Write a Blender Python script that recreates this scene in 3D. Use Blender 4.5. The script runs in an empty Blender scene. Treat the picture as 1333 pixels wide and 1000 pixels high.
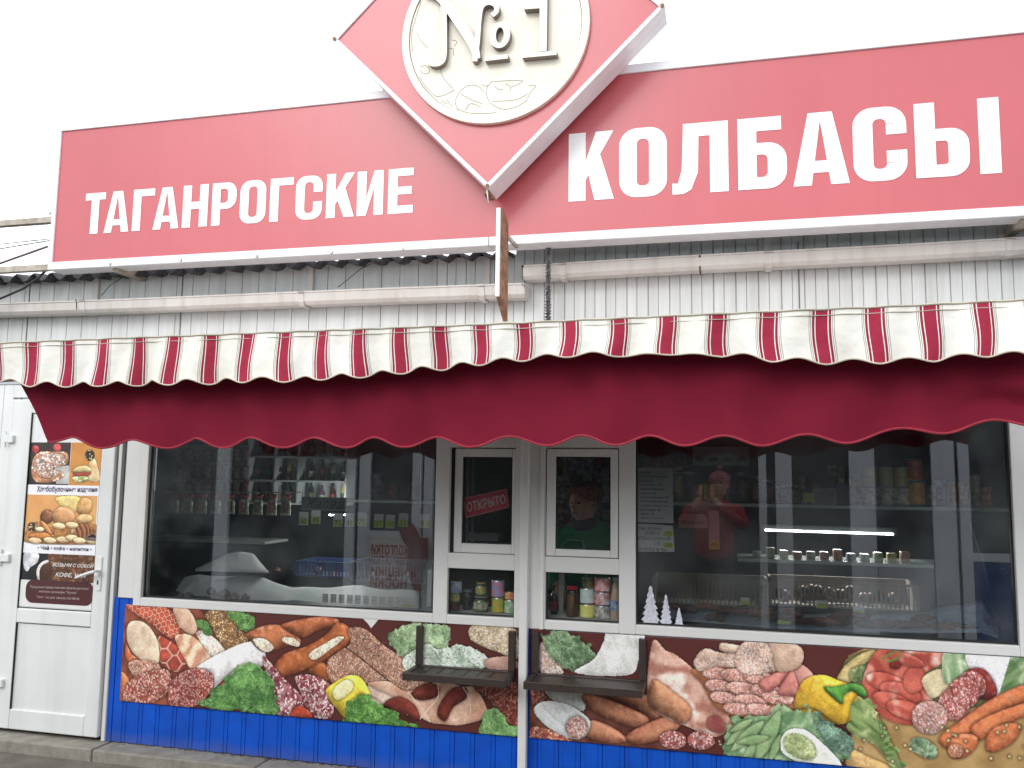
import bpy, bmesh, math, random
import numpy as np
from mathutils import Matrix, Vector
random.seed(7); R = math.radians; PI = math.pi
SC = bpy.context.scene; COL = SC.collection

# ------------------------------------------------------------------ camera
CW, CH = 1333.0, 1000.0
FPX, YAW, PIT, ROL = 1100.0, -.2465, .1090, .01335
CAMD, CAMH = 4.3, 1.63
_cy, _sy, _cp, _sp, _cr, _sr = math.cos(YAW), math.sin(YAW), math.cos(PIT), math.sin(PIT), math.cos(ROL), math.sin(ROL)
FWD = Vector((_sy*_cp, _cy*_cp, _sp)); _rt = Vector((_cy, -_sy, 0)); _up = _rt.cross(FWD)
RGT = _cr*_rt + _sr*_up; UPV = -_sr*_rt + _cr*_up
cam = bpy.data.cameras.new('camera'); co = bpy.data.objects.new('camera', cam); COL.objects.link(co)
m3 = Matrix((RGT, UPV, -FWD)).transposed()
co.matrix_world = Matrix.Translation((0, -CAMD, CAMH)) @ m3.to_4x4()
cam.sensor_width = 36; cam.lens = 36*FPX/CW; cam.clip_start = .01; cam.clip_end = 500
SC.camera = co

def at(px, py, Y=0.0):
    """survey: the world (X, Z) of a photo point on the vertical plane y = Y"""
    a = (px-CW/2)/FPX; b = (py-CH/2)/FPX
    d = RGT*a - UPV*b + FWD
    t = (CAMD+Y)/d.y
    return d.x*t, CAMH + d.z*t
def at3(px, py, Y=0.0):
    x, z = at(px, py, Y); return (x, Y, z)

# ------------------------------------------------------------------ world and sun (overcast)
w = bpy.data.worlds.new('World'); SC.world = w; w.use_nodes = True
nt = w.node_tree; bg = nt.nodes['Background']
sky = nt.nodes.new('ShaderNodeTexSky'); sky.sky_type = 'NISHITA'; sky.sun_disc = False
SUN_EL, SUN_AZ = R(31), R(200)
sky.sun_elevation = SUN_EL; sky.sun_rotation = SUN_AZ
mul = nt.nodes.new('ShaderNodeMix'); mul.data_type = 'RGBA'; mul.inputs[0].default_value = .93
mul.inputs[7].default_value = (20.0, 20.4, 21.2, 1)          # the even white of the cloud deck
nt.links.new(sky.outputs[0], mul.inputs[6]); nt.links.new(mul.outputs[2], bg.inputs['Color'])
bg.inputs['Strength'].default_value = .10
sl = bpy.data.lights.new('sun', 'SUN'); sl.energy = 1.2; sl.angle = R(25); sl.color = (1, .975, .94)
so = bpy.data.objects.new('sun', sl); COL.objects.link(so)
so.location = (0, -8, 12)
_sd = Vector((math.sin(R(-20))*math.cos(SUN_EL), -math.cos(R(-20))*math.cos(SUN_EL), math.sin(SUN_EL)))
so.rotation_euler = (-_sd).to_track_quat('-Z', 'Y').to_euler()
SC.view_settings.view_transform = 'Standard'; SC.view_settings.look = 'None'
SC.view_settings.exposure = -.02; SC.view_settings.gamma = 1
SC.cycles.max_bounces = 8; SC.cycles.transparent_max_bounces = 12
SC.cycles.caustics_reflective = False; SC.cycles.caustics_refractive = False
try: SC.cycles.use_denoising = True
except Exception: pass

# ------------------------------------------------------------------ materials
def lin(c):
    if isinstance(c, str):
        c = tuple(int(c[i:i+2], 16)/255 for i in (0, 2, 4))
    return tuple(x/12.92 if x <= .04045 else ((x+.055)/1.055)**2.4 for x in c)
MATS = {}
def mat(name, col, rough=.6, var=.12, vscale=6, bump=0, bscale=60, metal=0, spec=.5, coat=0,
        col2=None, streak=False, emit=0, attr=None, trans=0, rain=0, mud=0, mudc='6d655a'):
    if name in MATS: return MATS[name]
    m = bpy.data.materials.new(name); MATS[name] = m; m.use_nodes = True
    t = m.node_tree; n = t.nodes; L = t.links.new; p = n['Principled BSDF']
    c1 = lin(col); c2 = lin(col2) if col2 else tuple(x*(1-var*2.2) for x in c1)
    tc = n.new('ShaderNodeTexCoord'); mp = n.new('ShaderNodeMapping'); L(tc.outputs['Object'], mp.inputs[0])
    if streak: mp.inputs['Scale'].default_value = (6, 6, .5)
    nz = n.new('ShaderNodeTexNoise'); nz.inputs['Scale'].default_value = vscale; nz.inputs['Detail'].default_value = 6
    nz.inputs['Roughness'].default_value = .62
    L(mp.outputs[0], nz.inputs['Vector'])
    rp = n.new('ShaderNodeValToRGB'); rp.color_ramp.elements[0].position = .36; rp.color_ramp.elements[1].position = .66
    L(nz.outputs['Fac'], rp.inputs[0])
    if attr:
        at_ = n.new('ShaderNodeAttribute'); at_.attribute_name = attr
        mx = n.new('ShaderNodeMix'); mx.data_type = 'RGBA'; mx.blend_type = 'MULTIPLY'; mx.inputs[0].default_value = var
        rp.color_ramp.elements[0].color = (.55, .55, .55, 1); rp.color_ramp.elements[1].color = (1, 1, 1, 1)
        L(at_.outputs['Color'], mx.inputs[6]); L(rp.outputs[0], mx.inputs[7]); L(mx.outputs[2], p.inputs['Base Color'])
    else:
        rp.color_ramp.elements[0].color = (*c2, 1); rp.color_ramp.elements[1].color = (*c1, 1)
        L(rp.outputs[0], p.inputs['Base Color'])
    if rain or mud:
        src = p.inputs['Base Color'].links[0].from_socket
        m4 = n.new('ShaderNodeMapping'); L(tc.outputs['Object'], m4.inputs[0]); m4.inputs['Scale'].default_value = (16, 16, .7) if rain else (7, 7, 9)
        n4 = n.new('ShaderNodeTexNoise'); n4.inputs['Scale'].default_value = 1; n4.inputs['Detail'].default_value = 7; L(m4.outputs[0], n4.inputs['Vector'])
        mr = n.new('ShaderNodeMapRange'); mr.inputs[1].default_value = .48; mr.inputs[2].default_value = .74; mr.inputs[4].default_value = rain or 1; L(n4.outputs['Fac'], mr.inputs[0]); fac = mr.outputs[0]
        if mud:
            sp = n.new('ShaderNodeSeparateXYZ'); L(tc.outputs['Object'], sp.inputs[0])
            ad = n.new('ShaderNodeMath'); ad.operation = 'MULTIPLY_ADD'; ad.inputs[1].default_value = -mud*1.0; L(n4.outputs['Fac'], ad.inputs[0]); L(sp.outputs[2], ad.inputs[2])
            m5 = n.new('ShaderNodeMapRange'); m5.inputs[1].default_value = -.45*mud; m5.inputs[2].default_value = .25*mud; m5.inputs[3].default_value = .32; m5.inputs[4].default_value = 0; L(ad.outputs[0], m5.inputs[0]); fac = m5.outputs[0]
        m6 = n.new('ShaderNodeMix'); m6.data_type = 'RGBA'; m6.inputs[7].default_value = (*lin(mudc), 1); L(fac, m6.inputs[0]); L(src, m6.inputs[6]); L(m6.outputs[2], p.inputs['Base Color'])
    p.inputs['Roughness'].default_value = rough; p.inputs['Metallic'].default_value = metal
    p.inputs['Specular IOR Level'].default_value = spec; p.inputs['Coat Weight'].default_value = coat
    p.inputs['Coat Roughness'].default_value = .12
    if emit: p.inputs['Emission Color'].default_value = (*c1, 1); p.inputs['Emission Strength'].default_value = emit
    if bump:
        n2 = n.new('ShaderNodeTexNoise'); n2.inputs['Scale'].default_value = bscale; n2.inputs['Detail'].default_value = 4
        L(tc.outputs['Object'], n2.inputs['Vector'])
        b = n.new('ShaderNodeBump'); b.inputs['Strength'].default_value = bump; b.inputs['Distance'].default_value = .004
        L(n2.outputs['Fac'], b.inputs['Height']); L(b.outputs[0], p.inputs['Normal'])
    if trans:
        tr = n.new('ShaderNodeBsdfTranslucent'); tr.inputs[0].default_value = (*c1, 1)
        ms = n.new('ShaderNodeMixShader'); ms.inputs[0].default_value = trans
        o = n['Material Output']; L(p.outputs[0], ms.inputs[1]); L(tr.outputs[0], ms.inputs[2]); L(ms.outputs[0], o.inputs[0])
    return m

def glass_mat(name, tint=(.955, .975, .97), ior=2.05, dirt_haze=.065):
    if name in MATS: return MATS[name]
    m = bpy.data.materials.new(name); MATS[name] = m; m.use_nodes = True
    t = m.node_tree; n = t.nodes; L = t.links.new; n.remove(n['Principled BSDF']); o = n['Material Output']
    tr = n.new('ShaderNodeBsdfTransparent'); tr.inputs[0].default_value = (*tint, 1)
    gl = n.new('ShaderNodeBsdfGlossy'); gl.inputs['Roughness'].default_value = .0; gl.inputs[0].default_value = (.93, .97, 1, 1)
    fr = n.new('ShaderNodeFresnel'); fr.inputs[0].default_value = ior
    ms = n.new('ShaderNodeMixShader'); L(fr.outputs[0], ms.inputs[0]); L(tr.outputs[0], ms.inputs[1]); L(gl.outputs[0], ms.inputs[2])
    df = n.new('ShaderNodeBsdfDiffuse'); df.inputs[0].default_value = (.7, .78, .8, 1)  # pale diffuse colour mixed in as the milky haze of the reflections
    tc = n.new('ShaderNodeTexCoord'); nz = n.new('ShaderNodeTexNoise'); nz.inputs['Scale'].default_value = 3.5; nz.inputs['Detail'].default_value = 8
    L(tc.outputs['Object'], nz.inputs['Vector'])
    mr = n.new('ShaderNodeMapRange'); mr.inputs[1].default_value = .35; mr.inputs[2].default_value = .8; mr.inputs[3].default_value = 0; mr.inputs[4].default_value = dirt_haze*2
    L(nz.outputs['Fac'], mr.inputs[0])
    m2 = n.new('ShaderNodeMixShader'); L(mr.outputs[0], m2.inputs[0]); L(ms.outputs[0], m2.inputs[1]); L(df.outputs[0], m2.inputs[2])
    L(m2.outputs[0], o.inputs[0])
    return m

UPVC = mat('white_upvc', 'dfe0de', .32, .03, 3, bump=.03, bscale=25)
UPVC_D = mat('white_upvc_door', 'e2e5e4', .34, .03, 3, rain=.25, mudc='bdbab0')
GASKET = mat('dark_gasket', '1b1c1d', .6)
CLAD_W = mat('grey_white_cladding', 'cfd2d1', .45, .07, 3, streak=True, col2='c3c6c4', rain=.35, mudc='a09d94')
CLAD_B = mat('blue_cladding', '0657cc', .5, .06, 5, col2='064bb4', mud=.09, spec=.3)
SIGNRED = mat('sign_red_film', 'be585f', .32, .04, 1.2, spec=.65, col2='b85359', rain=.14, mudc='a04c52')
SIGNWHITE = mat('sign_white_film', 'f4f5f5', .35, .02, 4)
ALU = mat('sign_white_frame', 'e6e9ec', .3, .05, 5, spec=.6, rain=.25, mudc='b4b2ac')
CREAM = mat('cream_relief', 'e9e4d6', .5, .05, 9, col2='e0dac8')
CREAM2 = mat('white_relief_letter', 'ebe6d9', .5, .02, 6)
RELGREY = mat('grey_relief_side', '857c75', .6, .06)
GROOVE = mat('dark_groove', '8d8a80', .8)
GUT = mat('gutter_off_white', 'cfccc7', .42, .05, 2.5, col2='c4c0ba', rain=.4, mudc='9c9084')
GUTD = mat('gutter_rusty_edge', '6c5a4c', .8, .3, 40, col2='3a2f28')
ROOFM = mat('weathered_roof_sheet', '595a5e', .75, .3, 30, bump=.3)
CRIM = mat('crimson_awning_cloth', '7b1c32', .88, .05, 3, bump=.25, bscale=500, spec=.15, trans=.06)
HEM = mat('red_hem', 'a02e3e', .8, .1, 30)
STEEL = mat('painted_bracket', 'b8b1a4', .5, .15, 15, col2='8a7f70')
RUST = mat('rusty_steel', 'a0795c', .75, .35, 22, col2='5e4030')
DARKBR = mat('dark_brown_steel', '3a302c', .45, .15, 14, bump=.1)
BLACKC = mat('black_cable', '26272a', .5)
PALEC = mat('pale_wire', 'c9c9c9', .6)
CONC = mat('kerb_concrete', '9a968b', .9, .18, 12, bump=.5, bscale=90, col2='827e73', rain=.3, mudc='625c50')
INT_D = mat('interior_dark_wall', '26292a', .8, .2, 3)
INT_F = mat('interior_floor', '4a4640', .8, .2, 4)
SHELFM = mat('shelf_grey', '8d9491', .35, .08)
PAPER = mat('white_paper', 'e3e5e2', .7, .03)
LIME = mat('lime_tag', 'c3dc3a', .6, .04)
INK = mat('black_ink', '1c1c20', .7)
BLUEINK = mat('violet_ink', '9a93a6', .7)
REDPAINT = mat('red_paint', 'c8241e', .6)
METAL = mat('tinned_metal', 'b9bcbd', .3, .05, metal=.8)
LINER = mat('white_liner', 'e6ebee', .55, .05, 8, bump=.2, bscale=20)
BLUECR = mat('blue_crate', '2a4173', .5)
GREYCR = mat('grey_crate', '8f8a7c', .5)
TUBE_ON = mat('lit_tube', 'f4fbff', .3, 0, emit=14)
GLASS = glass_mat('window_glass'); GLASSH = glass_mat('hatch_glass', (.97, .98, .975), 1.6, .02)
GLASSJ = glass_mat('jar_glass', (.72, .80, .74), 1.45, .01)

# ------------------------------------------------------------------ mesh helpers
class MB:
    def __init__(s): s.v = []; s.f = []; s.m = []; s.uv = None
    def add(s, vs, fs, mi=0):
        b = len(s.v); s.v += [tuple(v) for v in vs]; s.f += [tuple(b+i for i in f) for f in fs]; s.m += [mi]*len(fs)
    def box(s, x0, x1, y0, y1, z0, z1, mi=0):
        if x0 > x1: x0, x1 = x1, x0
        if y0 > y1: y0, y1 = y1, y0
        if z0 > z1: z0, z1 = z1, z0
        s.add([(x0,y0,z0),(x1,y0,z0),(x1,y1,z0),(x0,y1,z0),(x0,y0,z1),(x1,y0,z1),(x1,y1,z1),(x0,y1,z1)],
              [(0,3,2,1),(4,5,6,7),(0,1,5,4),(1,2,6,5),(2,3,7,6),(3,0,4,7)], mi)
    def prism(s, poly, y0, y1, mi=0):
        """an (x, z) outline given depth from y0 (front) to y1"""
        n = len(poly); vs = [(x, y0, z) for x, z in poly]+[(x, y1, z) for x, z in poly]
        s.add(vs, [tuple(range(n)), tuple(range(2*n-1, n-1, -1))]+[(i, i+n, (i+1) % n+n, (i+1) % n) for i in range(n)], mi)
    def tube(s, pts, r, n=8, mi=0, cap=True):
        pts = [Vector(p) for p in pts]; rs = r if isinstance(r, (list, tuple)) else [r]*len(pts)
        vs = []; up = Vector((0, 0, 1))
        for i, p in enumerate(pts):
            d = (pts[min(i+1, len(pts)-1)]-pts[max(i-1, 0)]).normalized()
            a = d.cross(up)
            if a.length < .05: a = d.cross(Vector((1, 0, 0)))
            a.normalize(); b = d.cross(a)
            vs += [p+(a*math.cos(2*PI*k/n)+b*math.sin(2*PI*k/n))*rs[i] for k in range(n)]
        fs = [(i*n+k, i*n+(k+1) % n, (i+1)*n+(k+1) % n, (i+1)*n+k) for i in range(len(pts)-1) for k in range(n)]
        if cap: fs += [tuple(range(n))[::-1], tuple((len(pts)-1)*n+k for k in range(n))]
        s.add(vs, fs, mi)
    def lathe(s, cx, cy, prof, n=20, mi=0):
        vs = [(cx+r*math.cos(2*PI*k/n), cy+r*math.sin(2*PI*k/n), z) for r, z in prof for k in range(n)]
        fs = [(i*n+k, i*n+(k+1) % n, (i+1)*n+(k+1) % n, (i+1)*n+k) for i in range(len(prof)-1) for k in range(n)]
        fs += [tuple(range(n))[::-1], tuple((len(prof)-1)*n+k for k in range(n))]
        s.add(vs, fs, mi)
    def grid(s, P, mi=0):
        h, w_ = len(P), len(P[0])
        s.add([p for row in P for p in row], [(j*w_+i, j*w_+i+1, (j+1)*w_+i+1, (j+1)*w_+i) for j in range(h-1) for i in range(w_-1)], mi)
    def build(s, name, mats, parent=None, smooth=False, bevel=0, loc=None, solid=0):
        me = bpy.data.meshes.new(name)
        if parent is not None: o0 = ORIG.get(parent.name, Vector((0, 0, 0)))
        elif loc is not None: o0 = Vector(loc)
        else:
            a = np.array(s.v); o0 = Vector(((a[:, 0].min()+a[:, 0].max())/2, (a[:, 1].min()+a[:, 1].max())/2, a[:, 2].min()))
        me.from_pydata([(v[0]-o0.x, v[1]-o0.y, v[2]-o0.z) for v in s.v], [], s.f)
        if not isinstance(mats, (list, tuple)): mats = [mats]
        for m in mats: me.materials.append(m)
        if len(mats) > 1: me.polygons.foreach_set('material_index', s.m)
        bm = bmesh.new(); bm.from_mesh(me); bmesh.ops.recalc_face_normals(bm, faces=bm.faces); bm.to_mesh(me); bm.free()
        if smooth:
            me.polygons.foreach_set('use_smooth', [True]*len(me.polygons))
        me.update()
        o = bpy.data.objects.new(name, me); COL.objects.link(o)
        if parent is not None: o.parent = parent; ORIG[o.name] = o0.copy()
        else: o.location = o0; ORIG[o.name] = o0.copy()
        if bevel:
            b = o.modifiers.new('bevel', 'BEVEL'); b.width = bevel; b.segments = 2; b.limit_method = 'ANGLE'; b.angle_limit = R(40)
        if smooth and not solid:
            try: me.set_sharp_from_angle(angle=R(42))
            except Exception: pass
        if solid:
            q = o.modifiers.new('solid', 'SOLIDIFY'); q.thickness = solid
        return o
ORIG = {}
def thing(name, label, cat, loc, group=None):
    o = bpy.data.objects.new(name, None); COL.objects.link(o); o.location = loc; o.empty_display_size = .1
    ORIG[o.name] = Vector(loc); tag(o, label, cat, group); return o
def tag(o, label=None, cat=None, group=None, kind=None):
    if label: o['label'] = label
    if cat: o['category'] = cat
    if group: o['group'] = group
    if kind: o['kind'] = kind
    return o
def children(o): return [c for c in COL.objects if c.parent == o]
def copy_tree(o, parent=None):
    c = o.copy(); COL.objects.link(c)
    if parent is not None: c.parent = parent
    ORIG[c.name] = ORIG.get(o.name, Vector((0, 0, 0))).copy()
    for ch in children(o): copy_tree(ch, c)
    return c
def box(name, m, x0, x1, y0, y1, z0, z1, parent=None, bevel=0):
    b = MB(); b.box(x0, x1, y0, y1, z0, z1); return b.build(name, m, parent, bevel=bevel)

_txt = {}
def text_geo(body, shear=0, bold=0.0, res=3):
    k = (body, shear, bold)
    if k in _txt: return _txt[k]
    c = bpy.data.curves.new('t', 'FONT'); c.body = body; c.shear = shear; c.offset = bold; c.resolution_u = res; c.align_x = 'LEFT'
    o = bpy.data.objects.new('t', c); COL.objects.link(o); bpy.context.view_layer.update()
    me = bpy.data.meshes.new_from_object(o.evaluated_get(bpy.context.evaluated_depsgraph_get()))
    vs = np.array([tuple(v.co) for v in me.vertices]); fs = [tuple(p.vertices) for p in me.polygons]
    COL.objects.unlink(o); bpy.data.objects.remove(o); bpy.data.meshes.remove(me)
    lo = vs.min(0); hi = vs.max(0); vs = (vs-lo)/(hi-lo+1e-9)
    _txt[k] = (vs, fs, (hi-lo)[0]/(hi-lo)[1]); return _txt[k]
def put_text(b, body, q, Y, mi=0, shear=0, bold=0.0, mirror=False):
    """fit a line of writing to the quad q = bl, br, tr, tl (x, z), lying at depth Y"""
    vs, fs, _ = text_geo(body, shear, bold)
    out = []
    for u, v, _z in vs:
        if mirror: u = 1-u
        x = (q[0][0]*(1-u)+q[1][0]*u)*(1-v)+(q[3][0]*(1-u)+q[2][0]*u)*v
        z = (q[0][1]*(1-u)+q[1][1]*u)*(1-v)+(q[3][1]*(1-u)+q[2][1]*u)*v
        out.append((x, Y, z))
    b.add(out, fs, mi)
def rectq(x0, x1, z0, z1): return [(x0, z0), (x1, z0), (x1, z1), (x0, z1)]

GZ = .04                       # street level
KT = .105                      # top of the kerb
WT = 2.81                      # top of the kiosk wall
XL, XR = -6.2, 3.2             # ends of the kiosk

# ================================================================== SETTING
b = MB(); b.box(-60, 60, -60, 60, GZ-.3, GZ)
ASPH = mat('asphalt', '77736a', .93, .22, 5, bump=.7, bscale=160, col2='625e56')
tag(b.build('ground', ASPH), kind='structure')
# kerb of concrete stones
b = MB(); x = -6.4; i = 0
while x < 3.4:
    dz = random.uniform(-.003, .003)
    b.box(x+.003, x+.997-.003, -.155+random.uniform(-.004, .004), .02, GZ-.05, KT+dz); x += 1.0
b.box(-6.4, 3.4, -.145, .0, GZ-.05, KT-.012)
tag(b.build('kerb', CONC, bevel=.008), kind='structure')

# ================================================================== KIOSK
kiosk = thing('kiosk', 'white and blue sausage kiosk with ribbed cladding and wide shop windows under the awning', 'kiosk', ((XL+XR)/2, 1.0, KT))
PER = .1085
def ribbed(b, x0, x1, z0, z1, Y, d=.009, phase=0.0, fine=True, mid=True):
    """vertical trapezoid ribs, sheet front at Y, grooves d deeper"""
    xs = []; k = math.floor((x0-phase)/PER)
    prof = [(0, 0), (.0525, 0), (.0545, d), (.0570, d), (.0590, 0), (.1045, 0), (.1058, d*.7), (.1070, d*.7)]
    if not mid: prof = [(0, 0), (.060, .0006), (.1038, 0), (.1053, d), (.1070, d)]
    if not fine: prof = [(0, 0), (.020, 0), (.0225, -.004), (.082, -.004), (.0845, 0), (.1045, 0), (.1055, d*.8), (.1075, d*.8)]
    while phase+k*PER < x1:
        for a, dd in prof:
            xx = phase+k*PER+a
            if x0 < xx < x1: xs.append((xx, dd))
        k += 1
    xs = [(x0, 0)]+xs+[(x1, 0)]
    b.grid([[(xx, Y+dd, z0) for xx, dd in xs], [(xx, Y+dd, z1) for xx, dd in xs]])
WTOP = 2.0; XS = -1.06
b = MB(); ribbed(b, XL, XS-.4, WTOP, WT, -.012, phase=.229, mid=False); ribbed(b, XS-.4, XR, WTOP, WT, -.012, phase=.229)
ribbed(b, XS, XR, WT, WT+.14, -.012, phase=.229)
b.build('upper_cladding', CLAD_W, kiosk)
# darker lap joints where two sheets overlap
for xx in (at(37, 430)[0], at(236, 430)[0], at(1040, 380)[0]):
    box('sheet_lap', mat('lap_shadow_gap', '646768', .7), xx-.0030, xx+.0030, -.0145, -.0105, WTOP, WT-.01, kiosk)
xb0 = at(146, 870)[0]
b = MB(); ribbed(b, xb0, XR, .108, .905, -.008, phase=.054, fine=False)
b.box(xb0, xb0+.03, -.016, .03, .107, .905)
b.build('lower_cladding', CLAD_B, kiosk)
b = MB(); ribbed(b, XL, at(-40, 700)[0], .108, WTOP, -.012)
b.build('side_cladding', CLAD_W, kiosk)
# corrugated roof sheet overhanging the wall
for (xa_, xb_, dz_) in ((XL, XS-.01, 0), (XS, XR, .14)):
    b = MB(); n = int((xb_-xa_)*38); P = []
    for (yy, zz) in ((-.12, WT-.005+dz_), (1.0, WT+.16+dz_), (2.4, WT+.36+dz_)):
        P.append([(xa_+(xb_-xa_)*i/n, yy, zz-.006+.025*math.sin((xa_+(xb_-xa_)*i/n)*2*PI/.128)) for i in range(n+1)])
    b.grid(P); b.build('roof', ROOFM, kiosk, smooth=True, solid=.008)
box('roof_step', CLAD_W, XS-.006, XS, -.01, 2.0, WT-.1, WT+.14, kiosk)
b = MB()
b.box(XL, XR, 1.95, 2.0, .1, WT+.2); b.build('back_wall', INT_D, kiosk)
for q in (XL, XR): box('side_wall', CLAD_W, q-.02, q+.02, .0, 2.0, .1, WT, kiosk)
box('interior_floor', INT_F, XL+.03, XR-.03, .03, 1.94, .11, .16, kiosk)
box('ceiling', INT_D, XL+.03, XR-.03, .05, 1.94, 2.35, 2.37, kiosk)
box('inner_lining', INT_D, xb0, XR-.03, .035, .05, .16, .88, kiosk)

# ---- window frames
ZS = .915                      # bottom of the glass
ZT = 1.98                      # top of the glass
X = lambda px, py: at(px, py)[0]
xg0, xg1 = X(187, 777), X(567, 740)
def bars(name, rects, y0=-.03, y1=.03, m=UPVC, parent=kiosk, bevel=.004):
    b = MB()
    for r in rects: b.box(r[0], r[1], y0, y1, r[2], r[3])
    return b.build(name, m, parent, bevel=bevel)
def gasket(parent, x0, x1, z0, z1, y=-.006, t=.007):
    b = MB(); b.box(x0, x1, y, y+.012, z0, z0+t); b.box(x0, x1, y, y+.012, z1-t, z1)
    b.box(x0, x0+t, y, y+.012, z0+t, z1-t); b.box(x1-t, x1, y, y+.012, z0+t, z1-t)
    return b.build('gasket', GASKET, parent)
def pane(parent, x0, x1, z0, z1, y=.004, name='glass_pane', m=GLASS):
    b = MB(); b.add([(x0, y, z0), (x1, y, z0), (x1, y, z1), (x0, y, z1)], [(0, 1, 2, 3)])
    return b.build(name, m, parent)
zr = .868                      # underside of the bottom rail
fl = bars('window_frame', [(xg0-.048, xg0, zr, 2.06), (xg0, xg1, zr, ZS), (xg0, xg1, ZT, 2.06)])
gasket(fl, xg0, xg1, ZS, ZT); pane(fl, xg0+.002, xg1-.002, ZS+.002, ZT-.002)
xm0, xm1 = xg1, X(586, 700)                                   # mullion left of the sashes
xs0, xs1 = xm1, X(672.5, 650)                                 # left sash
xp0, xp1 = xs1, X(712, 680)                                   # central mullion
xr0, xr1 = xp1, X(806.5, 700)                                 # right sash
xn0, xn1 = xr1, X(828, 700)
zl1 = at(640, 741)[1]; zl2 = at(640, 721)[1]                  # rail between the small pane and the sash
zst = at(640, 583)[1]
cf = bars('window_frame', [(xm0, xm1, zr, 2.06), (xp0, xp1, zr, 2.06), (xn0, xn1, zr, 2.06),
     (xs0, xs1, zr, ZS), (xr0, xr1, zr, ZS), (xs0, xs1, zl1, zl2), (xr0, xr1, zl1, zl2), (xs0, xs1, zst, 2.06), (xr0, xr1, zst, 2.06)], -.032, .032)
box('mullion_trim', UPVC, xp1-.028, xp1-.006, -.042, -.032, zr, 2.05, cf, .003)
gasket(cf, xs0, xs1, ZS, zl1); pane(cf, xs0, xs1, ZS, zl1, m=GLASSH)
gasket(cf, xr0, xr1, ZS, zl1); pane(cf, xr0, xr1, ZS, zl1, m=GLASSH)
def sash(x0, x1, z0, z1, gx0, gx1, gz0, gz1, y0, m=UPVC):
    s = bars('sash', [(x0, gx0, z0, z1), (gx1, x1, z0, z1), (gx0, gx1, z0, gz0), (gx0, gx1, gz1, z1)], y0, y0+.04, m)
    gasket(s, gx0, gx1, gz0, gz1, y0+.012); pane(s, gx0+.003, gx1-.003, gz0+.003, gz1-.003, y0+.02, m=GLASSH)
    return s
sg = [X(602, 650), X(670, 650), at(635, 708)[1], at(635, 595)[1]]
sash(xs0+.022, xs1-.004, zl2+.002, zst-.005, sg[0], sg[1]-.012, sg[2], sg[3], -.010)
box('sash_gap_shade', GASKET, xs0, xs0+.018, .0, .02, zl2+.002, zst-.004, cf)  # dark strip standing in for the shade beside the ajar sash
sg2 = [X(725, 650), X(796, 650), at(760, 715)[1], at(760, 595)[1]]
sash(xr0+.005, xr1-.004, zl2+.004, zst-.005, sg2[0], sg2[1], sg2[2], sg2[3], -.040)
xw0, xw1 = xn1, X(1325, 840)
fr = bars('window_frame', [(xw0, xw1, zr, ZS), (xw0, xw1, ZT, 2.06), (xw1, xw1+.20, zr, 2.06)])
gasket(fr, xw0, xw1, ZS, ZT, t=.009); pane(fr, xw0+.002, xw1-.002, ZS+.002, ZT-.002)
xx = xw1+.2
far = bars('window_frame', [(xx, xx+1.3, zr, ZS), (xx, xx+1.3, ZT, 2.06), (xx+1.3, XR-.05, zr, 2.06)])
pane(far, xx+.002, xx+1.3-.002, ZS+.002, ZT-.002)
# left uprights between door and window
bars('door_post', [(X(134.4, 957)+.004, xb0-.003, KT+.002, 2.06), (X(162, 700), xg0-.049, .907, 2.06)], -.026, .03)
box('door_post_groove', GASKET, X(161.5, 690)-.002, X(161.5, 690)+.002, -.028, -.024, .92, 2.05, kiosk)
# white post in the middle of the front
pxx = X(684, 900)
box('post', UPVC, pxx-.021, pxx+.021, -.075, -.034, GZ+.0, 2.02, kiosk, .005)

# ---- door
zd0 = .128; zd1 = at(20, 521)[1]
xd0, xd1 = X(14, 640), X(134.4, 957)-.006
frd = bars('door_frame', [(xd0-.075, xd0-.006, KT+.002, zd1+.09), (xd0-.006, xd1+.004, zd1+.012, zd1+.09)], -.03, .03, UPVC_D)
xa, xc = X(37, 700), X(121, 870)                              # openings
zA, zB = at(80, 793)[1], at(80, 560)[1]+.10
zC, zD = at(70, 925)[1], at(78, 812)[1]
door = MB()
for r in ((xd0, xa, zd0, zd1), (xc, xd1, zd0, zd1), (xa, xc, zd0, zC), (xa, xc, zD, zA), (xa, xc, zB, zd1)): door.box(r[0], r[1], -.045, .0, r[2], r[3])
door = door.build('door', UPVC_D, kiosk, bevel=.006)
box('lower_panel', UPVC_D, xa, xc, -.034, -.01, zC, zD, door)
b = MB(); t = .0035
for z0, z1 in ((zC, zD), (zA, zB)):
    b.box(xa, xa+t, -.0462, -.030, z0, z1); b.box(xa+t, xc, -.0375, -.030, z1-t, z1)
b.box(xa, xc, -.0375, -.030, zA, zA+.006)
b.build('panel_groove', GASKET, door)
box('upper_panel', UPVC_D, xa, xc, -.036, -.01, zA, zB, door)
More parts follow.
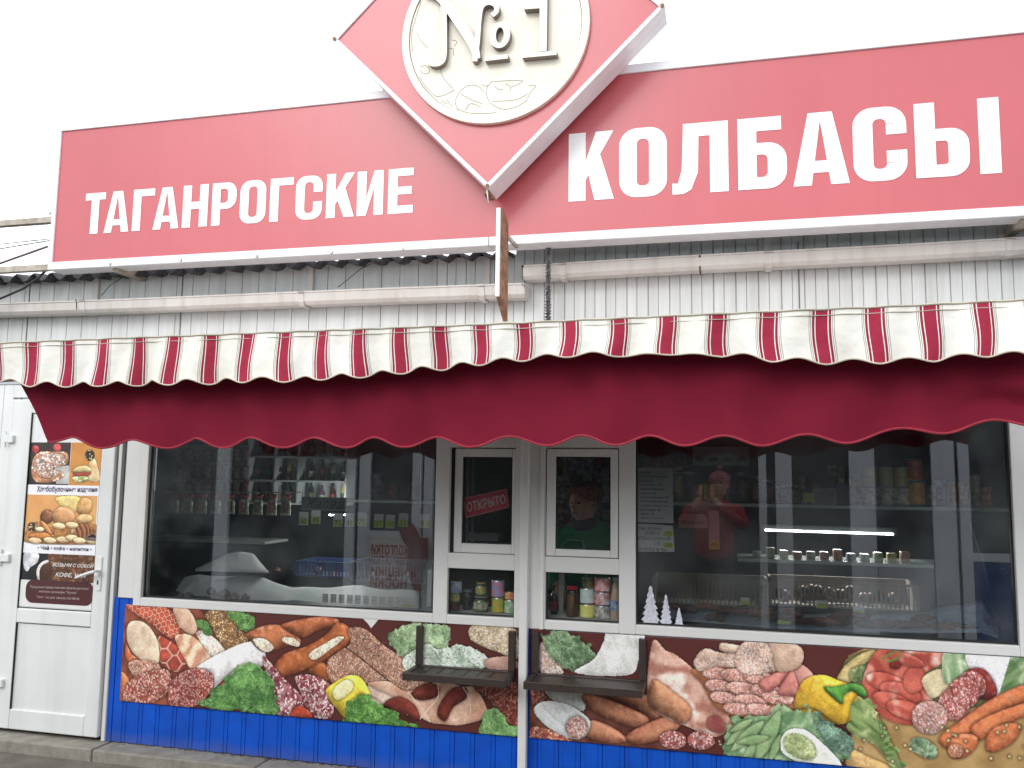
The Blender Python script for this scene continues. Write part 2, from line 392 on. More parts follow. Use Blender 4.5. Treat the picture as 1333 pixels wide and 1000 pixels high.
# handle: plate, lever, keyhole
hx, hz = at(137.5, 742)
b = MB(); b.box(hx-.014, hx+.014, -.052, -.045, at(137, 768)[1], at(139, 724)[1]); hp = b.build('handle_plate', UPVC_D, door, bevel=.004)
b = MB(); hx2, hz2 = at(113, 750)
b.tube([(hx, -.052, hz), (hx, -.092, hz)], .009, 10); b.tube([(hx, -.09, hz), (hx-.03, -.097, hz-.008), (hx2, -.09, hz2)], [.010, .009, .007], 10)
b.build('handle', UPVC_D, door, smooth=True)
kx, kz = at(135.5, 757); box('keyhole', GASKET, kx-.005, kx+.005, -.0535, -.05, kz-.012, kz+.012, door)
for (qx, qy) in ((18.5, 572), (13, 725), (5, 886)):
    hx_, hz_ = at(qx, qy); b = MB(); b.box(hx_-.012, hx_+.05, -.066, -.046, hz_-.022, hz_+.022)
    b.tube([(hx_-.014, -.052, hz_-.05), (hx_-.014, -.052, hz_+.05)], .006, 8)
    b.build('hinge', UPVC_D, door, bevel=.003)
bars('door_side_panel', [(xd0-.9, xd0-.079, KT+.002, zd1+.09)], -.028, .02, UPVC_D)
bars('transom', [(xd0-.9, xb0, zd1+.094, 2.2)], -.024, .02, mat('grey_upvc', 'b9c0c4', .4, .04))

# ================================================================== GUTTERS
def gutter(label, x0, x1, z0l, z0r, joints, brackets, capL, capR, hangz):
    g = thing('gutter', label, 'gutter', ((x0+x1)/2, -.07, (z0l+z0r)/2), 'roof gutters')
    n = 40; prof = []
    hw = .052; hh = .060
    for k in range(15):
        a = PI*k/14; prof.append((-math.copysign(abs(math.cos(a))**.45, math.cos(a))*hw, -math.sin(a)**.55*hh))
    prof = [(-hw, .002), (-hw-.007, .002), (-hw-.007, .010), (-hw+.001, .010), (-hw+.001, -.002), (-hw+.005, -hh*.72), (-hw+.009, -hh*.80), (-hw+.020, -hh), (hw-.012, -hh), (hw-.002, -hh*.8), (hw, .01)]
    P = []
    for (py, pz) in prof:
        row = []
        for i in range(n+1):
            u = i/n; xx = x0+(x1-x0)*u; zz = z0l+(z0r-z0l)*u+.003*math.sin(u*9)
            row.append((xx, -.078+py, zz+hh+pz))
        P.append(row)
    b = MB(); b.grid(P); b.build('trough', GUT, g, solid=.003)
    def U(xx): u = (xx-x0)/(x1-x0); return z0l+(z0r-z0l)*u
    for (s, xx) in (('L', x0), ('R', x1)):
        if (s == 'L' and capL) or (s == 'R' and capR):
            b = MB(); z = U(xx)
            b.prism([(0, 0)], 0, 0) if False else None
            pts = [(-.078+p, z+hh+q) for p, q in prof]
            nn = len(pts); vs = [(xx-.006, p, q) for p, q in pts]+[(xx+.006, p, q) for p, q in pts]
            b.add(vs, [tuple(range(nn)), tuple(range(2*nn-1, nn-1, -1))]+[(i, i+nn, (i+1) % nn+nn, (i+1) % nn) for i in range(nn)])
            b.build('end_cap', GUTD if s == 'L' else GUT, g)
    for xx in brackets:
        b = MB(); z = U(xx); sc = 1.09
        pts = [(-.078+p*sc-.001, z+hh+q*sc-.001) for p, q in prof]
        for k in range(len(pts)-1):
            (p0, q0), (p1, q1) = pts[k], pts[k+1]
            b.add([(xx-.016, p0, q0), (xx+.016, p0, q0), (xx+.016, p1, q1), (xx-.016, p1, q1)], [(0, 1, 2, 3)])
        b.build('bracket', GUT, g, solid=.002)
        b = MB(); b.box(xx-.016, xx+.014, -.030, -.0135, z+hh, hangz); b.build('hanger', GUT, g)
    for xx in joints:
        b = MB(); z = U(xx); sc = 1.04; pts = [(-.078+p*sc, z+hh+q*sc) for p, q in prof]
        for k in range(len(pts)-1):
            (p0, q0), (p1, q1) = pts[k], pts[k+1]
            b.add([(xx-.004, p0, q0), (xx+.004, p0, q0), (xx+.004, p1, q1), (xx-.004, p1, q1)], [(0, 1, 2, 3)])
        b.build('joint', GUTD, g, solid=.002)
    return g
Yg = -.14
gl = lambda px, py: at(px, py, Yg)
gutter('long sagging off white gutter under the left half of the sign', gl(-330, 403)[0], gl(681, 366)[0], gl(0, 405)[1]-.005, gl(640, 387)[1]-.002,
       [gl(98, 400)[0]-.0], [gl(106, 395)[0], gl(391, 385)[0], gl(626, 378)[0]], False, True, 2.80)
gutter('higher off white gutter with rusty end cap under the right half of the sign', gl(680, 360)[0], 2.9, gl(690, 362)[1], gl(1333, 332)[1]+.03,
       [gl(911, 340)[0]], [gl(732, 350)[0], gl(1001, 340)[0], gl(1316, 320)[0]], True, False, 2.87)

# ================================================================== SIGN
SY = -.30
sx0, sz0 = at(62, 352, SY); sx1 = 2.35
zb = at(645, 326, SY)[1]; ztp = at(500, 121, SY)[1]
zb = (zb+at(1333, 274, SY)[1]+sz0)/3; ztp = (ztp+at(1333, 26, SY)[1]+at(800, 86, SY)[1])/3
sign = thing('fascia_sign', 'long red shop sign in white frame with big white Cyrillic lettering above the awning', 'sign', ((sx0+sx1)/2, SY, zb))
fw = .046; xj = at(636, 330, SY)[0]
b = MB(); b.box(sx0+fw*.6, sx1-fw, SY+.006, SY+.10, zb+fw, ztp-fw); b.build('red_panel', SIGNRED, sign)
box('bounce_shield', mat('bounce_shield_grey', '8b8f90', .5, .1), sx0+fw, sx1-fw, SY+.101, SY+.105, zb+.002, ztp-.002, sign)  # unseen sheet added to keep the panel's red bounce off the wall
b = MB()
b.box(sx0, xj-.0015, SY-.004, SY+.12, zb, zb+fw); b.box(xj+.0015, sx1, SY-.004, SY+.12, zb, zb+fw)
b.box(sx0, sx1, SY-.004, SY+.12, ztp-fw, ztp)
b.box(sx0, sx0+fw*.6, SY-.004, SY+.12, zb+fw, ztp-fw); b.box(sx1-fw, sx1, SY-.004, SY+.12, zb+fw, ztp-fw)
b.build('frame', ALU, sign, bevel=.004)
for (qx, qy) in ((144, 344), (236, 339), (335, 334), (432, 329), (524, 325), (66, 278)):
    q = at(qx, qy, SY); b = MB(); b.tube([(q[0], SY-.004, q[1]), (q[0], SY-.011, q[1])], [.010, .006], 8); b.build('screw', METAL, sign)
# brackets to the wall
for (qx, qy) in ((150, 352), (1336, 292)):
    q = at(qx, qy, SY+.04); b = MB(); b.box(q[0]-.02, q[0]+.02, SY+.04, -.013, zb-.018, zb+.022); b.build('wall_bracket', STEEL, sign)
for (qy) in (289, 350):
    q = at(30, qy, SY+.06); b = MB(); b.box(-6.5, sx0-.003, SY+.05, SY+.09, q[1]-.017, q[1]+.017); b.build('side_rail', STEEL, sign)

# ---- lettering, built as flat cut shapes
def rrect(w, h, r, n=6, x=0, y=0, corners='abcd'):
    """rounded rectangle outline, ccw from bottom left; corners a=bl b=br c=tr d=tl"""
    p = []
    for c, (cx, cy, a0) in zip('abcd', ((x+r, y+r, PI), (x+w-r, y+r, 1.5*PI), (x+w-r, y+h-r, 0), (x+r, y+h-r, .5*PI))):
        if c in corners and r > 0:
            p += [(cx+r*math.cos(a0+.5*PI*k/n), cy+r*math.sin(a0+.5*PI*k/n)) for k in range(n+1)]
        else: p.append({'a': (x, y), 'b': (x+w, y), 'c': (x+w, y+h), 'd': (x, y+h)}[c])
    return p
def ring(outer, inner):
    """quads between two outlines of equal length"""
    return [[outer[i], outer[(i+1) % len(outer)], inner[(i+1) % len(inner)], inner[i]] for i in range(len(outer))]
def letter(ch, w, h, s, t):
    """convex pieces of the letter in a w x h box, stem s, bar t"""
    B = lambda x0, x1, y0, y1: [(x0, y0), (x1, y0), (x1, y1), (x0, y1)]
    r = min(w*.46, h*.24); ri = max(.3*r, r-s*.75)
    def cring(x, y, ww, hh, rr, si, ti, corners='abcd'):
        rr = min(rr, ww/2, hh/2); o = rrect(ww, hh, rr, 6, x, y, corners)
        iw, ih = ww-2*si, hh-2*ti; r2 = min(max(rr-si*.7, .01), iw/2, ih/2)
        i_ = rrect(iw, ih, r2, 6, x+si, y+ti, corners); return ring(o, i_)
    if ch == 'Т': return [B(0, w, h-t, h), B((w-s)/2, (w+s)/2, 0, h-t)]
    if ch == 'Г': return [B(0, w, h-t, h), B(0, s, 0, h-t)]
    if ch == 'Н': return [B(0, s, 0, h), B(w-s, w, 0, h), B(s, w-s, h*.43, h*.43+t)]
    if ch == 'Е': return [B(0, s, 0, h), B(s, w, 0, t), B(s, w*.94, h*.42, h*.42+t), B(s, w, h-t, h)]
    if ch == 'И': return [B(0, s, 0, h), B(w-s, w, 0, h), [(s, 0), (s*1.0, h*.0), (w-s, h*.62), (w-s, h), (w-s, h), (s, h*.38)]]
    if ch == 'К':
        return [B(0, s, 0, h), [(s, h*.35), (w-s*1.05, h), (w*.99, h), (s+.42*(w-s), h*.52), (s, h*.42)] and [(s, h*.30), (s, h*.58), (w-s*1.05, h), (w*.99, h)],
                [(s*1.05, h*.50), (w-s*1.12, 0), (w, 0), (s+(w-s)*.50, h*.68)]]
    if ch == 'А':
        a = w*.5; ax = s*.62
        return [[(0, 0), (s*.94, 0), (a+.02*w, h), (a-ax, h)], [(w-s*.94, 0), (w, 0), (a+ax, h), (a-.02*w, h)],
                B(w*.28, w*.72, h*.17, h*.17+t*.85)]
    if ch == 'О': return cring(0, 0, w, h, r, s, t*.85)
    if ch == 'С':
        out = []
        for q in cring(0, 0, w, h, r, s, t*.85):
            cx = sum(p[0] for p in q)/4; cy = sum(p[1] for p in q)/4
            if cx > w-s and h*.36 < cy < h*.64: 
                out += [[(w-s, h*.24), (w, h*.24), (w, h*.40), (w-s, h*.40)], [(w-s, h*.62), (w, h*.62), (w, h*.76), (w-s, h*.76)]]
            else: out.append(q)
        return out
    if ch == 'Р': return [B(0, s, 0, h)]+cring(0, h*.38, w, h*.62, r, s, t*.85, 'bc')
    if ch == 'Б': return [B(0, s, 0, h), B(s, w*.9, h-t, h)]+cring(0, 0, w, h*.64, r, s, t*.85, 'bc')
    if ch == 'Ы':
        return [B(0, s, 0, h), B(w-s, w, 0, h)]+cring(0, 0, w*.64, h*.64, r*.9, s, t*.85, 'bc')
    if ch == 'Л':
        return [B(w-s, w, 0, h), B(w*.2, w-s, h-t, h), [(w*.2, h), (w*.2+s*.85, h-t), (w*.2+s*.8, h*.3), (w*.17, h*.34)],
                [(w*.17, h*.34), (w*.2+s*.8, h*.3), (w*.34, h*.06), (w*.1, h*.15)], [(0, 0), (w*.2, 0), (w*.34, h*.06), (w*.1, h*.15), (0, h*.16)]]
def put_letter(ch, px0, px1, qb, qt, sfr, tfr):
    """photo columns px0..px1; baseline qb(px), top qt(px)"""
    x0 = at(px0, (qb(px0)+qt(px0))/2, SY)[0]; x1 = at(px1, (qb(px1)+qt(px1))/2, SY)[0]
    xm = (px0+px1)/2; z0 = at(xm, qb(xm), SY)[1]; z1 = at(xm, qt(xm), SY)[1]
    return ch, x0, x1, z0, z1
def word(spec, qb, qt, s, tfr):
    L = [put_letter(c, a, c2, qb, qt, 0, 0) for c, a, c2 in spec]
    z0 = sum(l[3] for l in L)/len(L); z1 = sum(l[4] for l in L)/len(L); h = z1-z0
    for ch, x0, x1, _, _ in L:
        b = MB()
        for k, piece in enumerate(letter(ch, x1-x0, h, s*h, tfr*h)): b.prism([(x0+p[0], z0+p[1]) for p in piece], SY+.0035-.0002*(0 if ch in 'ОС' else min(k, 3)), SY+.0058+.00003*k)
        b.build('letter', SIGNWHITE, sign)
word([('Т', 110, 136), ('А', 136, 168), ('Г', 172.5, 200), ('А', 199.5, 233), ('Н', 237.5, 270), ('Р', 275.5, 307), ('О', 312, 345.5), ('Г', 351, 381),
      ('С', 384.5, 419), ('К', 424.5, 461), ('И', 464.5, 498.5), ('Е', 505, 537.5)],
     lambda x: 303-(x-110)*24.5/427, lambda x: 250-(x-110)*29.5/427, .215, .17)
word([('К', 740, 799), ('О', 806, 868), ('Л', 875, 948), ('Б', 960.5, 1024), ('А', 1032, 1105), ('С', 1110.5, 1180.5), ('Ы', 1191, 1302)],
     lambda x: 267-(x-740)*48/562, lambda x: 178-(x-740)*57/562, .245, .19)

# ================================================================== DIAMOND
DY = -.50
dcx, dcz, dh = -1.135, 3.865, .83
dl = at(433, 52, DY); db_ = at(635, 246, DY); dr = at(866, 8, DY)
dcx = (dl[0]+dr[0])/2; dh = (dr[0]-dl[0])/2; dcz = (dl[1]+dr[1])/2; dbz = db_[1]; dbx = db_[0]
dia = thing('diamond_sign', 'pink red diamond shaped sign with round cream number one medallion above the sign middle', 'sign', (dcx, DY, dbz))
hd = dcz-dbz
corn = [(dbx, dbz), (dr[0], dr[1]), (dcx*2-dbx, dcz+hd), (dl[0], dl[1])]
def inset(c, k): return [(dcx+(x-dcx)*k, dcz+(z-dcz)*k) for x, z in c]
b = MB(); b.prism(inset(corn, .965), DY+.006, DY+.15); b.build('red_panel', SIGNRED, dia)
b = MB(); o = corn; i_ = inset(corn, .965)
for k in range(4): b.prism([o[k], o[(k+1) % 4], i_[(k+1) % 4], i_[k]], DY-.004, DY+.165)
b.build('frame', ALU, dia, bevel=.003)
b = MB(); q = at(638, 255, DY+.1); b.box(q[0]-.012, q[0]+.016, DY+.02, DY+.12, dbz-.018, dbz+.0); b.build('corner_fitting', RUST, dia)
b = MB(); b.tube([(dbx-.01, DY+.02, dbz+.0), (dbx-.006, DY+.02, dbz-.03), (dbx-.003, DY+.025, dbz-.06)], [.004, .003, .001], 6); b.build('loose_sealant', UPVC, dia)
for k in (0, 3, 1):
    x, z = corn[k]; b = MB(); b.tube([(x*.985+dcx*.015, DY-.004, z*.985+dcz*.015), (x*.985+dcx*.015, DY-.012, z*.985+dcz*.015)], .010, 8); b.build('screw', RUST, dia)
mx, mz = at(643, 22, DY-.01); mrad = (at(765, 18, DY)[0]-at(523, 22, DY)[0])/2; mz = at(643, 161, DY-.01)[1]+mrad
def disc(b, cx, cz, r0, r1, y0, y1, n=72, mi=0):
    for k in range(n):
        a0, a1 = 2*PI*k/n, 2*PI*(k+1)/n
        p = [(cx+r*math.cos(a), cz+r*math.sin(a)) for r, a in ((r0, a0), (r1, a0), (r1, a1), (r0, a1))]
        if r0 <= 0: p = p[1:3]+[(cx, cz)]; p = [p[2], p[0], p[1]]
        b.prism(p, y0, y1, mi)
b = MB(); disc(b, mx, mz, 0, mrad-.04, DY-.012, DY+.006); b.build('medallion', CREAM, dia)
b = MB(); disc(b, mx, mz, mrad-.036, mrad, DY-.020, DY+.006); b.build('medallion_rim', CREAM, dia)
b = MB(); disc(b, mx, mz, mrad-.0405, mrad-.0355, DY-.0085, DY-.004); b.build('rim_groove', GROOVE, dia)
# relief letters: white faces on grey sides
def relief(name, polys, y0, y1):
    b = MB(); n0 = len([c for c in COL.objects if c.name.startswith('relief')]); y0 -= .0012*n0
    for q_, p in enumerate(polys):
        y0 -= .0001*(q_ if len(polys) < 5 else 0)
        n = len(p); vs = [(x, y0, z) for x, z in p]; b.add(vs, [tuple(range(n))], 0)
        vs = [(x, y0, z) for x, z in p]+[(x, y1, z) for x, z in p]
        b.add(vs, [(i, i+n, (i+1) % n+n, (i+1) % n) for i in range(n)], 1)
    return b.build(name, [CREAM2, RELGREY], dia)
def stroke(pts, w):
    """a ribbon of varying width along pts -> outline quads merged to one polygon"""
    L_, R_ = [], []
    ws = list(np.interp(np.linspace(0, 1, len(pts)), np.linspace(0, 1, len(w)), w)) if isinstance(w, (list, tuple)) else [w]*len(pts)
    for i, p in enumerate(pts):
        a = pts[max(i-1, 0)]; c = pts[min(i+1, len(pts)-1)]; dx, dz = c[0]-a[0], c[1]-a[1]; l = math.hypot(dx, dz) or 1
        nx, nz = -dz/l, dx/l; L_.append((p[0]+nx*ws[i]/2, p[1]+nz*ws[i]/2)); R_.append((p[0]-nx*ws[i]/2, p[1]-nz*ws[i]/2))
    return L_, R_
def ribbon_polys(pts, w, pixel=True):
    if pixel: pts = [at(x, y, DY-.03) for x, y in pts]
    L_, R_ = stroke(pts, w); return L_+R_[::-1]
def cr(pts, n=6, closed=False):
    out = []; N = len(pts)
    rng = range(N if closed else N-1)
    for i in rng:
        g = (lambda k: pts[k % N]) if closed else (lambda k: pts[min(max(k, 0), N-1)])
        p0, p1, p2, p3 = g(i-1), g(i), g(i+1), g(i+2)
        for k in range(n):
            t = k/n
            out.append(tuple(.5*((2*p1[j])+(-p0[j]+p2[j])*t+(2*p0[j]-5*p1[j]+4*p2[j]-p3[j])*t*t+(-p0[j]+3*p1[j]-3*p2[j]+p3[j])*t**3) for j in (0, 1)))
    if not closed: out.append(tuple(pts[-1]))
    return out
S8 = lambda x, y: (500+x/4.443, y/4.443)
def rp(pts, w, n=6): return ribbon_polys(cr([S8(*p) for p in pts], n), w)
yA, yB = DY-.046, DY-.012
for _p in (rp([(262, 350), (285, 375), (330, 370), (350, 330), (352, 200), (350, 60), (345, -60)], .030),
                         rp([(235, -40), (300, -20), (360, 30), (440, 140), (520, 270), (545, 350)], [.02, .035, .045, .05, .045, .03]),
                         rp([(530, 365), (545, 250), (555, 120), (570, 50), (610, 25), (650, 40), (655, 75), (630, 100)], .026)): relief('relief_letter', [_p], yA, yB)
ocx, ocz = at(*S8(675, 215), DY-.03)
b = MB()
def ell(cx, cz, rx, rz, n=28): return [(cx+rx*math.cos(2*PI*k/n), cz+rz*math.sin(2*PI*k/n)) for k in range(n)]
relief('relief_letter', ring(ell(ocx, ocz, .052, .066), ell(ocx, ocz, .020, .040)), yA, yB)
q = [at(*S8(*p), DY-.03) for p in ((590, 365), (722, 350), (722, 325), (590, 340))]; relief('relief_letter', [q], yA, yB)
q1 = [at(*S8(*p), DY-.03) for p in ((905, 312), (945, 308), (950, -60), (905, -60))]
q2 = [at(*S8(*p), DY-.03) for p in ((805, 348), (1003, 330), (1003, 306), (805, 324))]
q3 = [at(*S8(*p), DY-.03) for p in ((815, 68), (905, 62), (905, 20), (860, 40))]
relief('relief_letter', [q1, q2, q3], yA, yB)
# engraved wreath lines
b = MB()
for pts in ([(190, 190), (215, 240), (255, 275)], [(205, 445), (240, 500), (295, 555), (350, 550), (410, 520)], [(325, 400), (340, 445), (375, 490), (400, 512)],
            [(430, 640), (412, 590), (440, 530), (490, 495), (545, 500), (580, 535)], [(420, 630), (480, 652), (560, 658), (650, 652)],
            [(445, 545), (500, 575), (568, 602)], [(625, 470), (600, 500), (592, 545), (620, 600), (690, 632), (760, 620), (830, 580)],
            [(625, 586), (700, 584), (770, 575), (830, 545)], [(620, 475), (700, 468), (800, 468), (770, 490), (735, 505)], [(835, 498), (878, 498), (850, 530), (826, 575)],
            [(700, 485), (730, 500), (728, 525)], [(360, 575), (385, 605), (395, 620)], [(330, 585), (365, 600)], [(375, 280), (398, 285), (402, 322)],
            [(390, 232), (422, 242), (405, 270)], [(210, 390), (235, 380), (262, 400), (255, 425), (225, 425), (208, 405)], [(560, 490), (590, 500), (600, 490)],
            [(165, 300), (160, 200), (185, 100), (215, 10)], [(640, 500), (665, 520), (690, 515)], [(470, 640), (500, 600), (560, 620)]):
    p3 = [at(*S8(*p), DY-.012) for p in cr([tuple(map(float, p)) for p in pts])] if False else [at(*S8(*p), DY-.012) for p in cr(pts)]
    b.tube([(x, DY-.0125, z) for x, z in p3], .0013, 5)
b.build('engraved_wreath', GROOVE, dia)

# ================================================================== PROJECTING BLADE SIGN
bx, _ = at(649.5, 330, -.62)
bt = at(650, 271, -.62)[1]; bb = at(649, 386, -.62)[1]
blade = thing('projecting_sign', 'narrow rusty white blade sign seen edge on below the diamond', 'sign', (bx, -.5, bb))
b = MB(); th = .014
yz = [(-.62, bb), (-.62, bt), (-.36, bt+.02), (-.32, at(655, 420, -.33)[1]), (-.36, at(655, 420, -.33)[1])]
yz = [(-.62, bb+.0), (-.62, bt), (-.50, bt-.03), (-.49, at(655, 418, -.50)[1])]
n = 4; vs = [(bx-th, y, z) for y, z in yz]+[(bx+th, y, z) for y, z in yz]
b.add([(x*.8+bx*.2, y+.004, z) for x, y, z in vs], [(0, 1, 2, 3), (7, 6, 5, 4)]+[(i, (i+1) % n, (i+1) % n+n, i+n) for i in range(n)]); b.build('board', RUST, blade)
b = MB(); b.box(bx-th, bx+th*.4, -.628, -.61, bb, bt); b.build('edge_trim', ALU, blade, bevel=.002)
b = MB(); b.box(bx-.008, bx+.008, -.60, SY+.02, bt-.10, bt-.085); b.build('fixing_arm', STEEL, blade)
# twisted tinsel strip
tx0, tz0 = at(718, 320, -.12); tz1 = at(721, 416, -.12)[1]-.12
b = MB(); N = 90
for s in (0, 1):
    P = []
    for i in range(N+1):
        a = i*.55+s*PI/2; z = tz0+(tz1-tz0)*i/N; r = .015*(1+.25*math.sin(i*2.3))
        P.append([(tx0+math.cos(a)*r+.002*math.sin(i), -.20+math.sin(a)*r, z), (tx0-math.cos(a)*r+.002*math.sin(i*1.7), -.20-math.sin(a)*r, z)])
    b.grid(P)
tag(b.build('tinsel_garland', mat('silver_tinsel', 'c4c4c8', .25, .3, 140, metal=.35, col2='4c4a4c')), 'twisted silver tinsel strip hanging beside the blade sign', 'garland')

# ================================================================== AWNING
awn = thing('awning', 'long awning with striped scalloped valance over a deep crimson drop curtain', 'awning', (-1.1, -.6, 1.8))
VY = -1.10
V = [(-14, 497), (38, 503.5), (85, 504), (131, 503.5), (178, 502.5), (224, 502), (272, 500.5), (320, 499), (369, 498), (418, 495.5), (465, 492), (519, 487), (571, 481.5),
     (625, 476), (681, 470), (742, 466.5), (806, 464.5), (870, 463), (935, 463.5), (1002, 471.5), (1072, 474), (1141, 474), (1213, 471), (1282, 465.5), (1352, 466), (1424, 462)]
TOPL = [(0, 446.5), (150, 440.5), (300, 435), (470, 428.5), (640, 422), (883, 411), (1040, 404), (1180, 398), (1333, 390.5), (1500, 383)]
def interp(tab, x): return float(np.interp(x, [p[0] for p in tab], [p[1] for p in tab]))
rows = 14; sub = 14
P = []; UVs = []
cols = []
for i in range(len(V)-1):
    for k in range(sub):
        f = k/sub; cols.append((i+f, V[i][0]*(1-f)+V[i+1][0]*f, V[i][1]*(1-f)+V[i+1][1]*f))
cols = [c for c in cols if c[0] > .25 or True]
for j in range(rows+1):
    v = j/rows; row = []
    for (u, px, py) in cols:
        amp = 7.4 if not (805 < px < 940) else 2.5
        sc = amp*(1-abs(math.cos(PI*u)))**1.0
        sc = amp*(.5-.5*math.cos(2*PI*u))
        bot = py-sc; top = interp(TOPL, px)
        xb, zbm = at(px, bot, VY); xt, ztm = at(px, top, VY)
        x = xb+(xt-xb)*0; lean = .010*math.sin(px*.012+1)+.006*math.sin(px*.05)
        z = ztm*(1-v)+zbm*v
        yy = VY + .012*math.sin(u*2*PI*.5+1.0)*v + .010*math.sin(u*2*PI*1.0)*v*v + .006*math.sin(u*7.3+v*2) + lean*v
        xx = x + .010*math.sin(v*3+px*.01)*v
        row.append((xx, yy, z)); UVs.append((u, v))
    P.append(row)
b = MB(); b.grid(P)
# wrap of the left end back towards the wall
def stripe_mat():
    m = bpy.data.materials.new('striped_awning_cloth'); m.use_nodes = True; t = m.node_tree; n = t.nodes; L = t.links.new; p = n['Principled BSDF']
    a = n.new('ShaderNodeUVMap'); s = n.new('ShaderNodeSeparateXYZ'); L(a.outputs[0], s.inputs[0])
    ad = n.new('ShaderNodeMath'); ad.operation = 'ADD'; ad.inputs[1].default_value = .5; L(s.outputs[0], ad.inputs[0])
    fr = n.new('ShaderNodeMath'); fr.operation = 'FRACT'; L(ad.outputs[0], fr.inputs[0])
    sb = n.new('ShaderNodeMath'); sb.operation = 'SUBTRACT'; sb.inputs[1].default_value = .5; L(fr.outputs[0], sb.inputs[0])
    ab = n.new('ShaderNodeMath'); ab.operation = 'ABSOLUTE'; L(sb.outputs[0], ab.inputs[0])
    r = n.new('ShaderNodeValToRGB'); r.color_ramp.interpolation = 'CONSTANT'; cr_ = r.color_ramp
    cream = (*lin('e7e6df'), 1); crim = (*lin('9e2c44'), 1); dull = (*lin('8f3045'), 1); dark = (*lin('8b7f78'), 1)
    for k, (pos, c) in enumerate(((0, crim), (.112, cream), (.130, dull), (.178, cream), (.196, dark), (.208, cream), (.228, dark), (.240, cream))):
        e = cr_.elements[0] if k == 0 else cr_.elements.new(pos); e.position = pos; e.color = c
    while len(cr_.elements) > 8: cr_.elements.remove(cr_.elements[-1])
    L(ab.outputs[0], r.inputs[0])
    tc = n.new('ShaderNodeTexCoord'); nz = n.new('ShaderNodeTexNoise'); nz.inputs['Scale'].default_value = 2.4; nz.inputs['Detail'].default_value = 5
    L(tc.outputs['Object'], nz.inputs['Vector'])
    r2 = n.new('ShaderNodeValToRGB'); r2.color_ramp.elements[0].color = (.87, .86, .81, 1); r2.color_ramp.elements[0].position = .35; r2.color_ramp.elements[1].position = .6
    L(nz.outputs['Fac'], r2.inputs[0])
    mx = n.new('ShaderNodeMix'); mx.data_type = 'RGBA'; mx.blend_type = 'MULTIPLY'; mx.inputs[0].default_value = .7
    L(r.outputs[0], mx.inputs[6]); L(r2.outputs[0], mx.inputs[7]); L(mx.outputs[2], p.inputs['Base Color'])
    p.inputs['Roughness'].default_value = .8; p.inputs['Specular IOR Level'].default_value = .2
    n3 = n.new('ShaderNodeTexNoise'); n3.inputs['Scale'].default_value = 9; n3.inputs['Detail'].default_value = 3
    L(tc.outputs['Object'], n3.inputs['Vector'])
    bm_ = n.new('ShaderNodeBump'); bm_.inputs['Strength'].default_value = .6; bm_.inputs['Distance'].default_value = .02
    L(n3.outputs['Fac'], bm_.inputs['Height']); L(bm_.outputs[0], p.inputs['Normal'])
    return m
STRIPE = stripe_mat()
def with_uv(o, uvs):
    me = o.data; uv = me.uv_layers.new(name='UVMap'); li = np.empty(len(me.loops), dtype=np.int32); me.loops.foreach_get('vertex_index', li)
    arr = np.array(uvs)[li].ravel(); uv.data.foreach_set('uv', arr)
val = b.build('valance', STRIPE, awn, smooth=True); with_uv(val, UVs)
b = MB(); b.tube([tuple(Vector(p)+Vector((0, -.002, 0))) for p in P[-1]], .0035, 6); b.build('valance_piping', mat('pale_piping', 'cfc6b4', .7), awn, smooth=True)
b = MB()
for dz in (0, .022): b.tube([(p[0], p[1]-.001, p[2]-dz) for p in P[0]], .0016 if dz else .004, 5)
b.build('top_seam', mat('seam_thread', 'bdb8a6', .8), awn, smooth=True)
# canopy back to the wall, and left return of the valance
top = P[0]; b = MB()
b.grid([[(p[0], p[1]+.012, p[2]-.006) for p in top[::7]], [(min(p[0], 1e9), -.02, 2.33) for p in top[::7]]]); can = b.build('canopy', STRIPE, awn, smooth=True)
with_uv(can, [(cols[i][0], 0) for i in range(0, len(cols), 7)]*2)
b = MB(); e0 = [r_[0] for r_ in P]
b.grid([[e, (e[0]-.012, e[1]+.05, e[2]+.004), (e[0]+.01, e[1]+.14, e[2]+.02)] for e in e0]); rt = b.build('valance_return', STRIPE, awn, smooth=True)
with_uv(rt, [(q, 0) for e in e0 for q in (.0, -.3, -.55)])
# crimson drop curtain
T = [(60, 575), (129, 583.5), (217, 583.5), (291, 583), (370, 583), (452, 583), (524, 582), (611, 582), (713, 580), (801, 579.5), (891, 580.5), (992, 580.5), (1104, 577), (1232, 564), (1350, 555), (1480, 548)]
CB = -.98; CT = -1.045
cc = []
for i in range(len(T)-1):
    for k in range(16):
        f = k/16; cc.append((i+f, T[i][0]*(1-f)+T[i+1][0]*f, T[i][1]*(1-f)+T[i+1][1]*f))
P2 = []; rows = 22
xl_top = at(15, 497, CT)[0]; x_bot0 = at(62, 576, CB)[0]
for j in range(rows+1):
    v = j/rows; row = []
    for (u, px, py) in cc:
        amp = 11 if px < 250 else 13
        s_ = amp*(.5-.5*math.cos(2*PI*u))*(1.0 if px > 129 else .9)
        xb, zb_ = at(px, py-s_, CB)
        # widens upward at the left end, like a cut of cloth
        wgt = max(0, 1-(px-60)/150.0)**1.6; curve = min(1.05, (1-v)/.6)**.9
        x = xb+(xl_top-x_bot0)*wgt*curve
        zt = 2.22
        z = zt*(1-v)+zb_*v
        yy = CT+(CB-CT)*v + .045*math.sin(PI*v)*.8 + .010*math.sin(u*2*PI)*v*v + .014*math.sin(px*.011+.8)*v + (.005*math.sin(px*.043+v*3.1)+.004*math.sin(px*.081-v*4.2)+.003*math.sin(px*.021+v*9))*(.4+v)
        # folds gathered at the right end
        g = max(0, (px-1240)/110.0); 
        if g > 0: yy += -.035*min(g, 1.2)*math.exp(-((v-.62)/.13)**2)+.03*min(g, 1)*math.exp(-((v-.80)/.07)**2)
        row.append((x, yy, z))
    P2.append(row)
